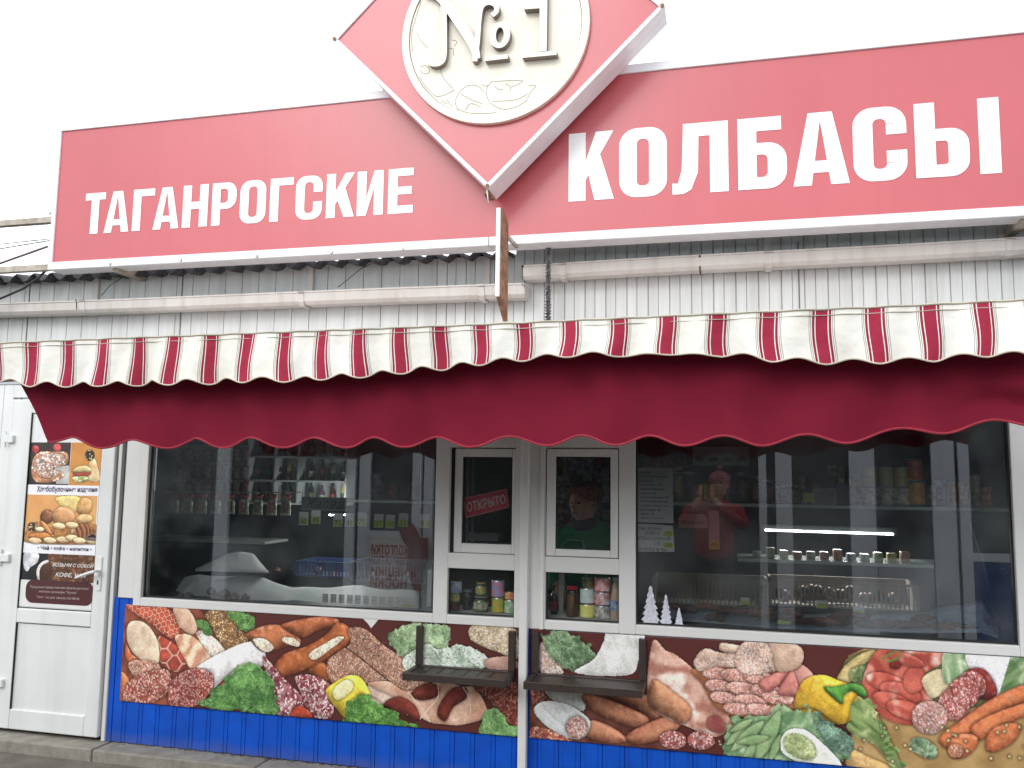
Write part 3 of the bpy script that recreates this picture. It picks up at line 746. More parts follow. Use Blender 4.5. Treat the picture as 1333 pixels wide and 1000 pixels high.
b = MB(); b.grid(P2); b.build('drop_curtain', CRIM, awn, smooth=True)
b = MB(); b.tube([(p[0], p[1]-.002, p[2]) for p in P2[-1]], .005, 6); b.build('curtain_hem', HEM, awn, smooth=True)
box('cassette', ALU, at(0, 440, -.1)[0]+.0, 1.9, -.10, -.014, 2.27, 2.36, awn)
b = MB(); b.tube([(-3.2, -1.06, 2.185), (1.6, -1.06, 2.22)], .018, 10); b.build('front_bar', ALU, awn)
for ax in (-2.6, .9):
    b = MB(); b.tube([(ax, -.06, 2.27), (ax+.35, -.5, 2.2), (ax, -1.08, 2.19)], .018, 8); b.build('folding_arm', ALU, awn)

# ================================================================== FOOD PRINT (painted as vertex colour in metres on the panel)
_rng = np.random.RandomState(3); _lat = _rng.rand(257, 257)
def vnoise(x, z, s, seed=0):
    x = np.asarray(x)/s+seed*17.31+40; z = np.asarray(z)/s+seed*9.77+40
    xi = np.floor(x).astype(int); zi = np.floor(z).astype(int); fx = x-xi; fz = z-zi
    fx = fx*fx*(3-2*fx); fz = fz*fz*(3-2*fz); L_ = _lat
    g = lambda a, b_: L_[a % 256, b_ % 256]
    return (g(xi, zi)*(1-fx)+g(xi+1, zi)*fx)*(1-fz)+(g(xi, zi+1)*(1-fx)+g(xi+1, zi+1)*fx)*fz
def fbm(x, z, s, seed=0, o=3):
    r = 0; a = .5; t = 0
    for k in range(o): r = r+a*vnoise(x, z, s, seed+k); t += a; s = s*.5; a *= .5
    return r/t
def cells(x, z, s, seed=0, jit=.9):
    """jittered cells: distance to the nearest and second nearest centre (in cell units) and the cell's own random number"""
    u = x/s+seed*13.7+60; v = z/s+seed*7.3+60; ui = np.floor(u).astype(int); vi = np.floor(v).astype(int)
    f1 = np.full(u.shape, 9.); f2 = np.full(u.shape, 9.); idn = np.zeros(u.shape)
    for a in (-1, 0, 1):
        for b_ in (-1, 0, 1):
            ca, cb = ui+a, vi+b_; jx = _lat[(ca*7+cb*3) % 256, (cb*5+ca) % 256]; jz = _lat[(ca*3+cb*11+50) % 256, (cb*9+ca*5+90) % 256]; r = _lat[(ca*13+cb*5+20) % 256, (cb*3+ca*17+33) % 256]
            off = .5*(cb % 2) if jit < .5 else 0
            d = np.hypot(u-(ca+.5+(jx-.5)*jit+off-(.25 if jit < .5 else 0)), v-(cb+.5+(jz-.5)*jit)); n_ = d < f1
            f2 = np.where(n_, f1, np.minimum(f2, d)); idn = np.where(n_, r, idn); f1 = np.where(n_, d, f1)
    return f1, f2, idn
def hexc(h): return np.array([int(h[i:i+2], 16)/255. for i in (0, 2, 4)])
class Art:
    def __init__(s, x0, x1, z0, z1, res, bgc):
        s.x0, s.z0, s.res = x0, z0, res; s.nx = int((x1-x0)/res); s.nz = int((z1-z0)/res); s.rx = (x1-x0)/s.nx; s.rz = (z1-z0)/s.nz
        X_, Z_ = np.meshgrid(x0+(np.arange(s.nx)+.5)*s.rx, z0+(np.arange(s.nz)+.5)*s.rz); s.X, s.Z = X_, Z_
        s.mar = 6; s.gain = 1.06; s.C = np.ones((s.nz, s.nx, 3))*hexc(bgc); s.T = lambda x, y: (x, y)
    def region(s, poly):
        a = np.array(poly); g_ = s.mar; i0 = max(0, int((a[:, 0].min()-s.x0)/s.rx)-g_); i1 = min(s.nx, int((a[:, 0].max()-s.x0)/s.rx)+1+g_)
        j0 = max(0, int((a[:, 1].min()-s.z0)/s.rz)-g_); j1 = min(s.nz, int((a[:, 1].max()-s.z0)/s.rz)+1+g_)
        if i1 <= i0 or j1 <= j0: return None
        sl = (slice(j0, j1), slice(i0, i1)); x = s.X[sl]; z = s.Z[sl]
        ins = np.zeros(x.shape, bool); dist = np.full(x.shape, 9.)
        n = len(a)
        for k in range(n):
            x1, z1 = a[k]; x2, z2 = a[(k+1) % n]
            if z1 != z2:
                c = ((z1 > z) != (z2 > z)) & (x < (x2-x1)*(z-z1)/(z2-z1)+x1); ins ^= c
            dx, dz = x2-x1, z2-z1; l2 = dx*dx+dz*dz+1e-12; t = np.clip(((x-x1)*dx+(z-z1)*dz)/l2, 0, 1)
            dist = np.minimum(dist, np.hypot(x-x1-t*dx, z-z1-t*dz))
        return sl, x, z, ins, dist
    def paint(s, pts, style, c1='808080', c2=None, c3=None, smooth=True, k=1.0, seed=0, rough=0, edge=.25, ang=0.0, sh=.35):
        P_ = [s.T(*p) for p in pts]
        if smooth: P_ = cr(P_, 6, True)
        r = s.region(P_)
        if r is None: return
        sl, x, z, ins, d = r
        if style == 'leaf' and not rough: rough = .012
        if rough:
            nn = (fbm(x, z, .028, seed+5, 3)-.5)*rough*2.2
            ins = (np.where(ins, d, -d)+nn) > 0
            d = np.where(ins, np.maximum(d, .001), np.maximum(d, .0015))
        a1 = hexc(c1); a2 = hexc(c2) if c2 else a1*.7; a3 = hexc(c3) if c3 else a1; a2 = a2*.72+a1*.28
        o = np.ones(x.shape+(3,))*a1; e = lambda q: q[..., None]
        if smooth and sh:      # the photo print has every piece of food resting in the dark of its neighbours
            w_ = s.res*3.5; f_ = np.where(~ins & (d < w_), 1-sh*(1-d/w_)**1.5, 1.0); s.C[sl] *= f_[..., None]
        dm = max(d[ins].max(), 1e-3) if ins.any() else 1
        ca, sa = math.cos(ang), math.sin(ang); xr = x*ca+z*sa; zr_ = -x*sa+z*ca
        if style == 'salami':
            wx = xr*1.0+.012*(vnoise(x, z, .03, seed)-.5); wz = zr_*.8+.012*(vnoise(x, z, .03, seed+1)-.5)
            f1, f2, i1 = cells(wx, wz, .0125*k, seed); g1, g2, i2 = cells(wx, wz, .0062*k, seed+3); n3 = fbm(x, z, .06, seed+7)
            o = a1+(a2-a1)*e(np.clip((i1-.45)*1.6, 0, 1)*.8); t_ = np.where(i2 > .74, np.clip((g2-g1)*3.2, 0, 1)*.85, 0); o = o*(1-e(t_))+a3*e(t_)
            t_ = np.where(i1 < .12, np.clip((f2-f1)*3.5, 0, 1)*.8, 0); o = o*(1-e(t_))+(a3*.5+a2*.5)*e(t_); t_ = np.where((i2 < .2), .28, 0)*np.clip((g2-g1)*3, 0, 1); o = o*(1-e(t_)); o = o*e(.74+.46*n3)
        elif style == 'tube':      # rounded smooth casing
            q = np.clip(d/dm*1.2, 0, 1); n1 = fbm(x, z, .022, seed, 3)*.6+fbm(x, z, .08, seed+2)*.4; q = np.clip(q+.9*(n1-.5), 0, 1); 
            o = a2+(a1-a2)*e(np.clip(q**.6+.0*n1, 0, 1)); o = o*e(.85+.3*n1); t_ = np.clip((fbm(xr, zr_, .02, seed+5)-.62)*3, 0, .18); o = o*(1-e(t_))+a3*e(t_)
        elif style == 'plain':
            n1 = fbm(x, z, .05*k, seed); o = a2+(a1-a2)*e(np.clip(n1*1.9-.4, 0, 1))
        elif style == 'leaf':
            wx = x+.10*(fbm(x, z, .045, seed+20, 3)-.5); wz = z+.10*(fbm(x, z, .045, seed+21, 3)-.5)
            f1, f2, i1 = cells(wx, wz, .048*k, seed); n1 = fbm(x, z, .07, seed); r1 = np.abs(fbm(wx, wz, .030*k, seed+6, 2)-.5)*2; r2 = np.abs(fbm(wz, wx, .014*k, seed+8, 2)-.5)*2
            q = np.clip(.18+1.0*np.clip(f1, 0, 1)*.75+.9*(n1-.45)+.35*(i1-.5)-.35*(r2 < .08), 0, 1); o = a2*.75+(a1*1.12-a2*.75)*e(q)
            t_ = np.clip(.13-r1, 0, .13)*5.2*np.clip(q*1.6, .2, 1); o = o*(1-e(t_))+a3*e(t_); cz_ = np.clip(.10-(f2-f1), 0, .10)*6; o = o*(1-e(cz_)*.55); o = o*e(.86+.28*fbm(x, z, .01, seed+3))
        elif style == 'blades':
            n1 = vnoise(xr, zr_*.15, .014*k, seed); n2 = fbm(x, z, .05, seed+2); o = a2+(a1-a2)*e(np.clip(n1*1.6-.2, 0, 1)); t_ = np.clip((n2-.55)*3, 0, .7); o = o*(1-e(t_))+a3*e(t_)
        elif style == 'net':
            f1, f2, i1 = cells(xr, zr_*1.1, .030*k, seed, .35); lines = np.clip(.17-(f2-f1), 0, .12)*8; n1 = fbm(x, z, .04, seed)
            o = a1*e(.62+.6*n1+.25*(1-f1*1.6)); o = o*(1-e(lines))+a3*e(lines)
        elif style == 'bands':
            n1 = fbm(x, z, .06, seed); q = np.sin((xr+.03*n1)/(.012*k)*1.2+2*n1); o = a2+(a1-a2)*e(np.clip(.5+.7*q, 0, 1)); t_ = np.clip(fbm(x, z, .03, seed+4)-.5, 0, 1)*1.4; o = o*(1-e(t_))+a3*e(t_)
        elif style == 'seed':
            f1, f2, i1 = cells(xr, zr_*1.3, .0085*k, seed); n2 = fbm(x, z, .04, seed+5); o = a2+(a1-a2)*e(np.clip((1-f1)*.9+.6*(i1-.5), 0, 1)); t_ = np.where(i1 > .72, np.clip((f2-f1)*3, 0, 1), 0); o = o*(1-e(t_))+a3*e(t_); o = o*e(.6+.8*n2)
        elif style == 'swirl':
            n0 = fbm(x, z, .16, seed, 2); q = np.sin((xr*1.0+zr_*.35)*60*k+n0*16); q2 = fbm(x, z, .03, seed+2); o = a2+(a1-a2)*e(np.clip(.5+.6*q+.6*(q2-.5), 0, 1)); t_ = np.clip((fbm(x, z, .08, seed+6)-.55)*5, 0, .9); o = o*(1-e(t_))+a3*e(t_)
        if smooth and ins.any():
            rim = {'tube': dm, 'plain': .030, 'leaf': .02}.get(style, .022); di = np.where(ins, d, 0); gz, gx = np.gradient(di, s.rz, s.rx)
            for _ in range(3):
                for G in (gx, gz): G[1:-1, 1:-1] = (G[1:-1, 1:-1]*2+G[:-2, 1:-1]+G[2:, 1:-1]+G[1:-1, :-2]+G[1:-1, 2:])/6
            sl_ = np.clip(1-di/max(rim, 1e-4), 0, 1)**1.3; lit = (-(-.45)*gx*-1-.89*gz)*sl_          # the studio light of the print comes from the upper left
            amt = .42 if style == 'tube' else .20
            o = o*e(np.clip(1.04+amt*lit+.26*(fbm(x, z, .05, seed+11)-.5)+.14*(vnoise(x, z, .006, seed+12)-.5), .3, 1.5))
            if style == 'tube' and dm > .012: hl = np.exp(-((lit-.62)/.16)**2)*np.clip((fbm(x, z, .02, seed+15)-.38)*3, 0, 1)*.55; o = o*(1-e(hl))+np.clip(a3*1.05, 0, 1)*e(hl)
        ed = np.clip(1-d/(s.res*1.8), 0, 1)*edge*.35; o = o*(1-e(ed))
        C = s.C[sl]; C[ins] = np.clip(o[ins], 0, 1)
    def line(s, pts, w, c, smooth=True):
        p = [s.T(*q) for q in pts]; p = cr(p, 5) if smooth else p
        L_, R_ = stroke(p, w); r = s.region(L_+R_[::-1])
        if r is None: return
        sl, x, z, ins, d = r; s.C[sl][ins] = hexc(c)
    def ell(s, cx, cy, rx, ry, rot=0, n=14):
        c, q = math.cos(rot), math.sin(rot); return [(cx+rx*math.cos(2*PI*k/n)*c-ry*math.sin(2*PI*k/n)*q, cy+rx*math.cos(2*PI*k/n)*q+ry*math.sin(2*PI*k/n)*c) for k in range(n)]
    def mesh(s, name, Y, m, parent=None, thick=.004, amp=1.0):
        nx, nz = s.nx, s.nz; xs = s.x0+np.arange(nx+1)*s.rx; zs = s.z0+np.arange(nz+1)*s.rz
        cx, cz = (xs[0]+xs[-1])/2, zs[0]; org = Vector((cx, Y, cz)) if parent is None else ORIG[parent.name]
        XX, ZZ = np.meshgrid(xs, zs); YY = Y+amp*(.0012*np.sin(XX*7)+.0008*np.sin(ZZ*15+XX*3))
        v = np.stack([XX-org.x, YY-org.y, ZZ-org.z], -1).reshape(-1, 3)
        # a thin rim gives the sheet its thickness
        me = bpy.data.meshes.new(name); idx = np.arange((nx+1)*(nz+1)).reshape(nz+1, nx+1)
        f = np.stack([idx[:-1, :-1], idx[:-1, 1:], idx[1:, 1:], idx[1:, :-1]], -1).reshape(-1, 4)
        border = np.concatenate([idx[0, :], idx[1:, -1], idx[-1, -2::-1], idx[-2:0:-1, 0]]); nb = len(border)
        vb = v[border].copy(); vb[:, 1] += thick; base = len(v); v = np.concatenate([v, vb])
        k = np.arange(nb); rim = np.stack([border, base+k, base+(k+1) % nb, border[(k+1) % nb]], -1); f = np.concatenate([f, rim])
        me.vertices.add(len(v)); me.vertices.foreach_set('co', v.ravel()); me.loops.add(len(f)*4); me.loops.foreach_set('vertex_index', f.ravel().astype(np.int32))
        me.polygons.add(len(f)); me.polygons.foreach_set('loop_start', np.arange(len(f), dtype=np.int32)*4); me.polygons.foreach_set('loop_total', np.full(len(f), 4, dtype=np.int32)); me.update(calc_edges=True)
        ca = me.color_attributes.new('print', 'FLOAT_COLOR', 'CORNER'); c = np.clip(s.C.reshape(-1, 3)*s.gain, 0, 1); lu = c @ np.array([.3, .59, .11]); c = c*.80+lu[:, None]*.20; c = np.clip((c+.10*c*(1-c))*(1+.07*(_rng.rand(len(c), 1)-.5)), 0, 1); c = np.where(c <= .04045, c/12.92, ((c+.055)/1.055)**2.4)
        c = np.concatenate([c, np.ones((nb, 3))*.6]); c = np.repeat(np.concatenate([c, np.ones((len(c), 1))], 1), 4, 0); ca.data.foreach_set('color', c.astype(np.float32).ravel())
        me.materials.append(m); me.validate()
        o = bpy.data.objects.new(name, me); COL.objects.link(o)
        if parent is None: o.location = org
        else: o.parent = parent
        ORIG[o.name] = org.copy(); return o
PRINT = mat('printed_film', 'ffffff', .42, .10, 3, attr='print', spec=.4)
FY = -.022
pz0 = .334; pz1 = .870
MAR = '5a2420'
def Z(ox, oy, sc): return lambda x, y: at(ox+x/sc, oy+y/sc, FY)
A = Art(X(162.5, 850), X(680, 900), pz0, pz1, .0036, MAR); A.T = Z(140, 770, 3.703); p = A.paint; A.res_gain = 1
p([(60, 50), (420, 50), (560, 250), (700, 400), (300, 560), (40, 560)], 'plain', '9c4a30', '5e2018', smooth=False)
p([(100, 60), (240, 62), (300, 88), (348, 145), (347, 200), (310, 228), (268, 205), (200, 150), (105, 90)], 'net', 'b5402c', c3='e8b890', k=1.0, ang=.3, edge=.5)
p([(318, 78), (380, 80), (420, 130), (430, 188), (400, 207), (350, 172), (330, 130)], 'plain', 'e2b592', 'c98e6e', k=.5)
p([(240, 218), (300, 238), (360, 290), (378, 345), (345, 388), (290, 372), (252, 330)], 'net', 'a93a2c', c3='dca088', k=2.6, ang=.6, edge=.5)
p([(95, 165), (135, 140), (190, 160), (238, 230), (250, 310), (235, 350), (150, 322), (98, 250)], 'plain', 'e4cbab', 'c9a07c', k=.7, edge=.4)
p([(88, 250), (115, 300), (150, 330), (110, 345), (86, 320)], 'tube', 'd96a3a', '9c3520', 'f0c0a0')
p([(325, 225), (372, 205), (430, 230), (502, 320), (470, 352), (410, 378), (375, 330)], 'bands', 'efc79a', 'bd6c50', 'f6e2c8', k=1.3, ang=-.55)
p([(428, 207), (460, 188), (530, 238), (565, 290), (510, 325), (470, 272)], 'salami', 'efd9c4', 'c27a66', 'f5ece0', k=1.1)
p([(100, 345), (150, 330), (238, 345), (252, 392), (150, 424), (108, 382)], 'salami', 'b56a50', 'd8a088', 'efd8c4')
p([(60, 395), (100, 420), (120, 520), (60, 560)], 'tube', 'd07038', '8a3a1c', 'f0b080')
p([(105, 430), (190, 388), (285, 375), (308, 440), (262, 512), (170, 545), (76, 525), (82, 470)], 'salami', '9a4236', 'c98872', 'e8cdbd', k=1.1, edge=.5)
p([(470, 110), (520, 86), (575, 93), (640, 180), (678, 232), (600, 278), (560, 272), (500, 172)], 'seed', '9c6f42', '4e3018', 'dcb984', k=1.0, edge=.4)
p([(572, 82), (640, 100), (705, 122), (700, 170), (650, 192), (612, 152)], 'leaf', '6fa84a', '2f6a28', 'a8d080', rough=.02)
p([(425, 140), (480, 140), (505, 205), (468, 205)], 'leaf', '6aa546', '2f6a28', 'a8d080', rough=.015)
p([(430, 365), (560, 288), (680, 243), (750, 262), (760, 322), (742, 362), (640, 382), (560, 422), (510, 465), (470, 400)], 'tube', 'e6e3e0', 'bcb6b4', 'f4f2f0', edge=.12)
p([(292, 492), (308, 430), (370, 385), (440, 370), (500, 393), (514, 440), (490, 492), (440, 545), (370, 560), (298, 548)], 'salami', '96382f', 'c47a68', 'e6c8b8', k=.9, edge=.55)
p([(665, 205), (760, 163), (850, 168), (920, 218), (928, 258), (860, 267), (790, 292), (735, 285), (690, 240)], 'tube', 'c4693a', '6c2c14', 'f0b890', edge=.5)
p([(700, 232), (755, 228), (800, 268), (775, 292), (735, 280)], 'salami', 'efdcc0', 'd8a880', 'f6ead8')
p([(838, 160), (960, 128), (1060, 122), (1115, 138), (1105, 168), (1020, 185), (950, 222), (890, 205)], 'tube', 'b85c32', '6a2a14', 'eaa880', edge=.5)
p([(1000, 335), (1050, 350), (1085, 420), (1030, 445), (970, 385)], 'tube', 'a5501f', '5c2410', 'e09860')
p([(1105, 150), (1165, 175), (1163, 245), (1090, 305), (1000, 355), (880, 405), (825, 420), (795, 375), (850, 302), (960, 262), (1050, 210)], 'tube', 'c0602c', '652510', 'f0a878', edge=.5)
p([(970, 300), (1050, 250), (1110, 218), (1140, 225), (1080, 275), (1000, 330)], 'salami', 'f0e2c0', 'c89058', 'faf2e0')
p([(845, 222), (890, 222), (925, 248), (915, 266), (850, 245)], 'salami', 'f0e2c0', 'c89058', 'faf2e0')
p([(750, 312), (790, 350), (850, 420), (930, 500), (975, 575), (900, 598), (812, 588), (800, 480), (755, 380)], 'salami', '8c3440', 'e6d2c8', 'f5efe8', k=1.5, edge=.3)
p([(905, 412), (980, 403), (1050, 430), (1088, 480), (1084, 598), (1010, 610), (960, 562), (928, 480)], 'salami', '8a3038', 'e2cabd', 'f5efe8', k=1.3, edge=.4)
p([(878, 592), (920, 548), (985, 590), (970, 615), (880, 605)], 'tube', 'c03c20', '7a1c10', 'f0a080')
p([(1160, 180), (1240, 180), (1335, 262), (1480, 360), (1560, 480), (1440, 520), (1340, 470), (1262, 450), (1085, 440), (1060, 340), (1115, 290), (1170, 250)], 'salami', 'a4684f', 'cf9c80', 'e6c6b0', k=.9, edge=.5)
A.line([(1150, 270), (1220, 320), (1330, 410), (1420, 480)], .007, '4c261c'); A.line([(1250, 300), (1330, 250), (1360, 240)], .004, '6c3a2c'); A.line([(1240, 280), (1300, 262), (1340, 240)], .004, '5c2e22')
p([(1250, 460), (1330, 438), (1400, 480), (1400, 560), (1290, 540)], 'plain', 'e8cbb4', 'd2a48c')
p([(1052, 480), (1108, 430), (1170, 403), (1222, 418), (1262, 480), (1262, 512), (1210, 520), (1185, 600), (1150, 612), (1100, 560)], 'tube', 'f0d42a', 'c9a410', 'fbf0a0', edge=.2)
p([(1085, 480), (1140, 428), (1182, 440), (1175, 480), (1110, 525)], 'plain', 'f3ecb0', 'd8c860', k=.6)
A.T = Z(470, 780, 3.3325)
p([(115, 165), (150, 128), (230, 98), (262, 120), (282, 108), (330, 105), (382, 120), (372, 205), (330, 245), (240, 235), (182, 252), (140, 210)], 'leaf', 'a4c48c', '54804a', 'd6e6c4', rough=.02)
p([(188, 252), (280, 193), (340, 218), (440, 198), (520, 228), (562, 270), (540, 296), (400, 300), (240, 300), (190, 300)], 'leaf', 'd0dccb', '8caf88', 'f0f4ea', k=1.6, edge=.1)
p([(468, 130), (500, 108), (570, 105), (650, 122), (678, 150), (676, 262), (600, 232), (520, 202), (475, 172)], 'seed', 'cdb592', '94754c', 'f0e6d0', k=.8, edge=.4)
p([(540, 262), (650, 250), (680, 300), (560, 305)], 'plain', 'c99a88', '9c6a5c')
p([(28, 368), (120, 358), (200, 400), (330, 358), (440, 378), (500, 388), (548, 480), (542, 515), (440, 545), (370, 545), (300, 535), (240, 500), (150, 430)], 'bands', 'dba88a', 'c08262', 'ecc8ae', k=3.5, edge=.3)
for q in ([(215, 420), (240, 385), (295, 365), (338, 382), (325, 425), (262, 440)], [(330, 500), (350, 440), (400, 385), (455, 385), (455, 430), (400, 470), (365, 530)], [(95, 460), (160, 423), (232, 460), (250, 525), (170, 500)]):
    p(q, 'tube', '7a2a20', '3a120e', 'a85040', edge=.4)
A.line([(330, 360), (335, 420), (290, 480), (255, 520)], .005, 'f0cfb8'); A.line([(440, 380), (470, 430), (475, 500)], .005, 'f2d2ba'); A.line([(200, 400), (260, 470), (300, 535)], .005, 'f0cdb4')
p([(495, 378), (690, 370), (720, 560), (640, 545), (560, 445)], 'salami', '7a2c22', 'a85a48', 'c88c78', k=1.1)
p([(513, 575), (533, 500), (577, 468), (620, 508), (640, 540), (690, 568), (695, 600), (520, 590)], 'leaf', '86b868', '4c8a3c', 'b8dc98', k=1.3)
A.T = Z(140, 770, 3.703)
p([(1155, 600), (1158, 540), (1220, 500), (1290, 515), (1340, 558), (1400, 598), (1480, 655), (1150, 640)], 'leaf', '62a23c', '2a6a20', 'a4d070', k=.7, rough=.03)
p([(455, 560), (465, 530), (500, 490), (570, 420), (620, 368), (680, 348), (760, 378), (802, 440), (816, 592), (700, 585), (560, 575)], 'leaf', '66a048', '1f5a22', 'a2d07c', k=1.1, rough=.025)
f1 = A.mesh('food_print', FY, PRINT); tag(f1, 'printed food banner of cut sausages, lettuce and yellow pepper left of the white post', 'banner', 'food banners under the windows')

A = Art(X(691, 900), 2.35, pz0+.002, pz1-.006, .0036, MAR); A.T = Z(470, 780, 3.3325); p = A.paint
p([(700, 365), (1000, 365), (1240, 420), (1333, 600), (1333, 660), (700, 660)], 'plain', '7a4030', '4a1c16', smooth=False)
p([(740, 380), (795, 385), (800, 432), (745, 455)], 'salami', '7a2c22', 'b06a54', 'd8a894')
p([(735, 560), (800, 560), (900, 600), (900, 640), (735, 640)], 'salami', 'a44030', 'd89070', 'efd0b0')
p([(780, 190), (830, 218), (872, 300), (868, 325), (780, 320)], 'salami', 'c09a88', 'e2d2c4', 'efe8e0', k=1.2)
p([(788, 160), (840, 125), (900, 138), (960, 178), (1018, 240), (982, 285), (900, 315), (850, 272), (800, 212)], 'leaf', '7fa070', '3c6638', 'b4cca4', k=.8, rough=.025)
p([(1075, 135), (1200, 145), (1230, 165), (1205, 262), (1158, 330), (930, 320), (1008, 262), (1050, 190)], 'blades', 'dfe0da', 'c4c6be', 'efefec', edge=.15, ang=.3)
p([(800, 388), (950, 398), (965, 485), (850, 452)], 'blades', 'c9ccc6', '9ca098', 'e4e6e2', edge=.3)
W = ('tube', 'c77a55', '7c3220', 'efb894')
p([(1050, 408), (1200, 408), (1290, 438), (1305, 500), (1270, 520), (1200, 474)], *W, edge=.4)
p([(958, 418), (1050, 428), (1200, 488), (1248, 520), (1222, 555), (1140, 545), (1000, 482)], *W, edge=.4)
p([(965, 540), (1020, 528), (1110, 568), (1152, 612), (1110, 625), (1040, 618), (970, 590)], *W, edge=.4)
p([(1148, 600), (1200, 558), (1333, 505), (1400, 520), (1333, 595), (1200, 630)], *W, edge=.4)
p([(752, 470), (800, 443), (900, 458), (988, 520), (988, 572), (950, 608), (900, 603), (820, 562), (765, 512)], 'blades', 'd6dad8', 'a9b0ae', 'eff1f0', edge=.25, ang=.8)
p(A.ell(935, 557, 48, 50), 'salami', 'b07468', 'e2c0b0', 'f2e4dc', k=.9, edge=.5)
A.T = Z(860, 800, 2.818)
p([(-30, 100), (20, 132), (60, 150), (140, 220), (200, 300), (258, 392), (240, 432), (190, 448), (100, 412), (0, 370), (-50, 300)], 'swirl', 'dba690', '9a5040', 'f2e0d0', k=.55, ang=.7, edge=.35)
p([(-30, 240), (30, 270), (110, 340), (90, 400), (20, 372), (-40, 330)], 'tube', 'c48058', '8a4428', 'eab890')
p([(170, 385), (205, 372), (235, 400), (225, 432), (180, 425)], 'plain', 'a04c48', '7a2c2c')
for q in ((45, 460, 50, 34), (148, 462, 50, 34)): p(A.ell(*q, rot=.1), 'salami', 'a24c48', 'd69c94', 'f0dcd6', k=1.1, edge=.5)
# slices plate
p([(120, 200), (280, 180), (460, 195), (560, 232), (545, 300), (480, 362), (380, 372), (262, 372), (195, 330), (148, 250)], 'plain', 'b86c40', '8c4a28')
random.seed(4)
for (cx, cy, rx, ry) in ((200, 215, 50, 26), (280, 225, 60, 26), (360, 232, 60, 26), (210, 262, 48, 24), (300, 272, 62, 24), (390, 280, 62, 24), (230, 305, 50, 22), (330, 318, 62, 24), (430, 305, 60, 26), (280, 346, 52, 22), (370, 350, 60, 22)):
    p(A.ell(cx, cy, rx, ry, .15), 'salami', 'd98474', 'eab6a4', 'f6dcd0', k=.7, seed=cx % 7, edge=.55)
p([(360, 250), (420, 215), (460, 200), (470, 215), (420, 270), (385, 285)], 'tube', 'dc7c70', 'a44844', 'f4c4b8', edge=.5)
p([(430, 285), (478, 205), (490, 200), (510, 290), (470, 300)], 'tube', 'd87a6c', 'a8504a', 'f4c4b8', edge=.5)
p([(490, 185), (530, 190), (565, 235), (520, 265), (500, 230)], 'plain', 'dd9a88', 'c47a6a')
p([(122, 170), (162, 125), (222, 140), (290, 135), (285, 190), (200, 190), (140, 208)], 'salami', 'd9aa90', 'ecccb8', 'f5e4d8', k=.8, edge=.5)
p([(215, 112), (230, 104), (300, 118), (285, 140), (222, 134)], 'tube', 'e2bfa0', 'b8886c', 'f5e4d0', edge=.5)
p([(272, 160), (295, 110), (345, 92), (420, 96), (500, 115), (524, 150), (502, 195), (420, 208), (330, 222), (282, 200)], 'salami', 'cfa08a', 'e4c4b0', 'f2e2d6', k=.9, edge=.45)
p([(400, 95), (500, 112), (526, 150), (502, 197), (430, 208), (415, 150)], 'plain', 'd8b296', 'ba8a6c', k=.5, edge=.4)
# wood board side
p([(650, 250), (690, 150), (760, 118), (1400, 130), (1900, 180), (1900, 620), (690, 620), (700, 430)], 'plain', 'c39858', '8f6a34', k=1.6, smooth=False)
p([(700, 150), (1100, 130), (1400, 150), (1400, 330), (1000, 330), (720, 300)], 'plain', '7c7444', '4a4c28', k=1.2)
p([(650, 225), (700, 165), (775, 130), (785, 150), (720, 205), (690, 255), (655, 245)], 'tube', 'c9b06a', '8a7434', 'efe0b0')
p([(700, 200), (760, 190), (755, 230), (700, 245)], 'leaf', '8aa05c', '4a6a30', 'c4d494')
p([(740, 245), (785, 140), (860, 125), (1035, 142), (1030, 180), (965, 225), (1000, 300), (960, 392), (900, 405), (812, 375), (758, 300)], 'swirl', 'd25c48', 'a83428', 'f2c8b4', k=.8, ang=.9, edge=.3)
for (cx, cy, rx, ry) in ((830, 250, 80, 34), (880, 285, 80, 34), (850, 320, 78, 32), (900, 350, 75, 34), (930, 240, 40, 50), (900, 165, 70, 22)):
    p(A.ell(cx, cy, rx, ry, .3), 'swirl', 'd9604c', 'b03c30', 'f4cdb8', k=1.2, seed=cy % 5, ang=.6, edge=.5)
p(A.ell(860, 185, 22, 16), 'tube', '7a2018', '48100c', 'c05040')
for q in ([(810, 165), (850, 140), (900, 120)], [(830, 175), (870, 160), (880, 135)]): A.line(q, .007, '4f8a34')
p([(960, 235), (1030, 200), (1060, 260), (1020, 300), (985, 300)], 'plain', 'dcc99a', 'b8a070')
p([(1038, 140), (1140, 145), (1138, 205), (1048, 255)], 'blades', 'b8cc9c', '5a8a50', 'e8f0d4', ang=.1)
p([(1128, 140), (1290, 150), (1262, 245), (1238, 300), (1205, 240), (1140, 205)], 'plain', 'e9e8ea', 'c8c8d0', k=.5, edge=.2)
p([(1285, 150), (1480, 150), (1480, 300), (1240, 300)], 'blades', '8fae70', '2f5a28', 'dfe8c0', ang=-.9, smooth=False)
p([(1110, 220), (1150, 196), (1195, 208), (1232, 268), (1226, 304), (1180, 312), (1130, 270)], 'tube', '8c2a26', '5a1614', 'c07060', edge=.5)
for (cx, cy, rr) in ((1140, 262, 54), (1112, 288, 58), (1076, 330, 60)): p(A.ell(cx, cy, rr, rr*1.02), 'salami', 'b04c46', 'd68c80', 'f0ccc2', k=.9, seed=rr, edge=.6)
p(A.ell(986, 378, 66, 62), 'salami', 'c08074', 'e0b0a4', 'f2dcd4', k=.9, edge=.5)
Kc = ('tube', 'd8703c', '93381c', 'f4b088')
p([(1022, 468), (1040, 430), (1100, 388), (1200, 318), (1300, 268), (1420, 240), (1400, 300), (1250, 352), (1150, 420), (1062, 492)], *Kc, edge=.5)
p([(1138, 428), (1150, 402), (1215, 366), (1333, 325), (1450, 300), (1440, 360), (1333, 375), (1225, 438), (1165, 462)], *Kc, edge=.5)
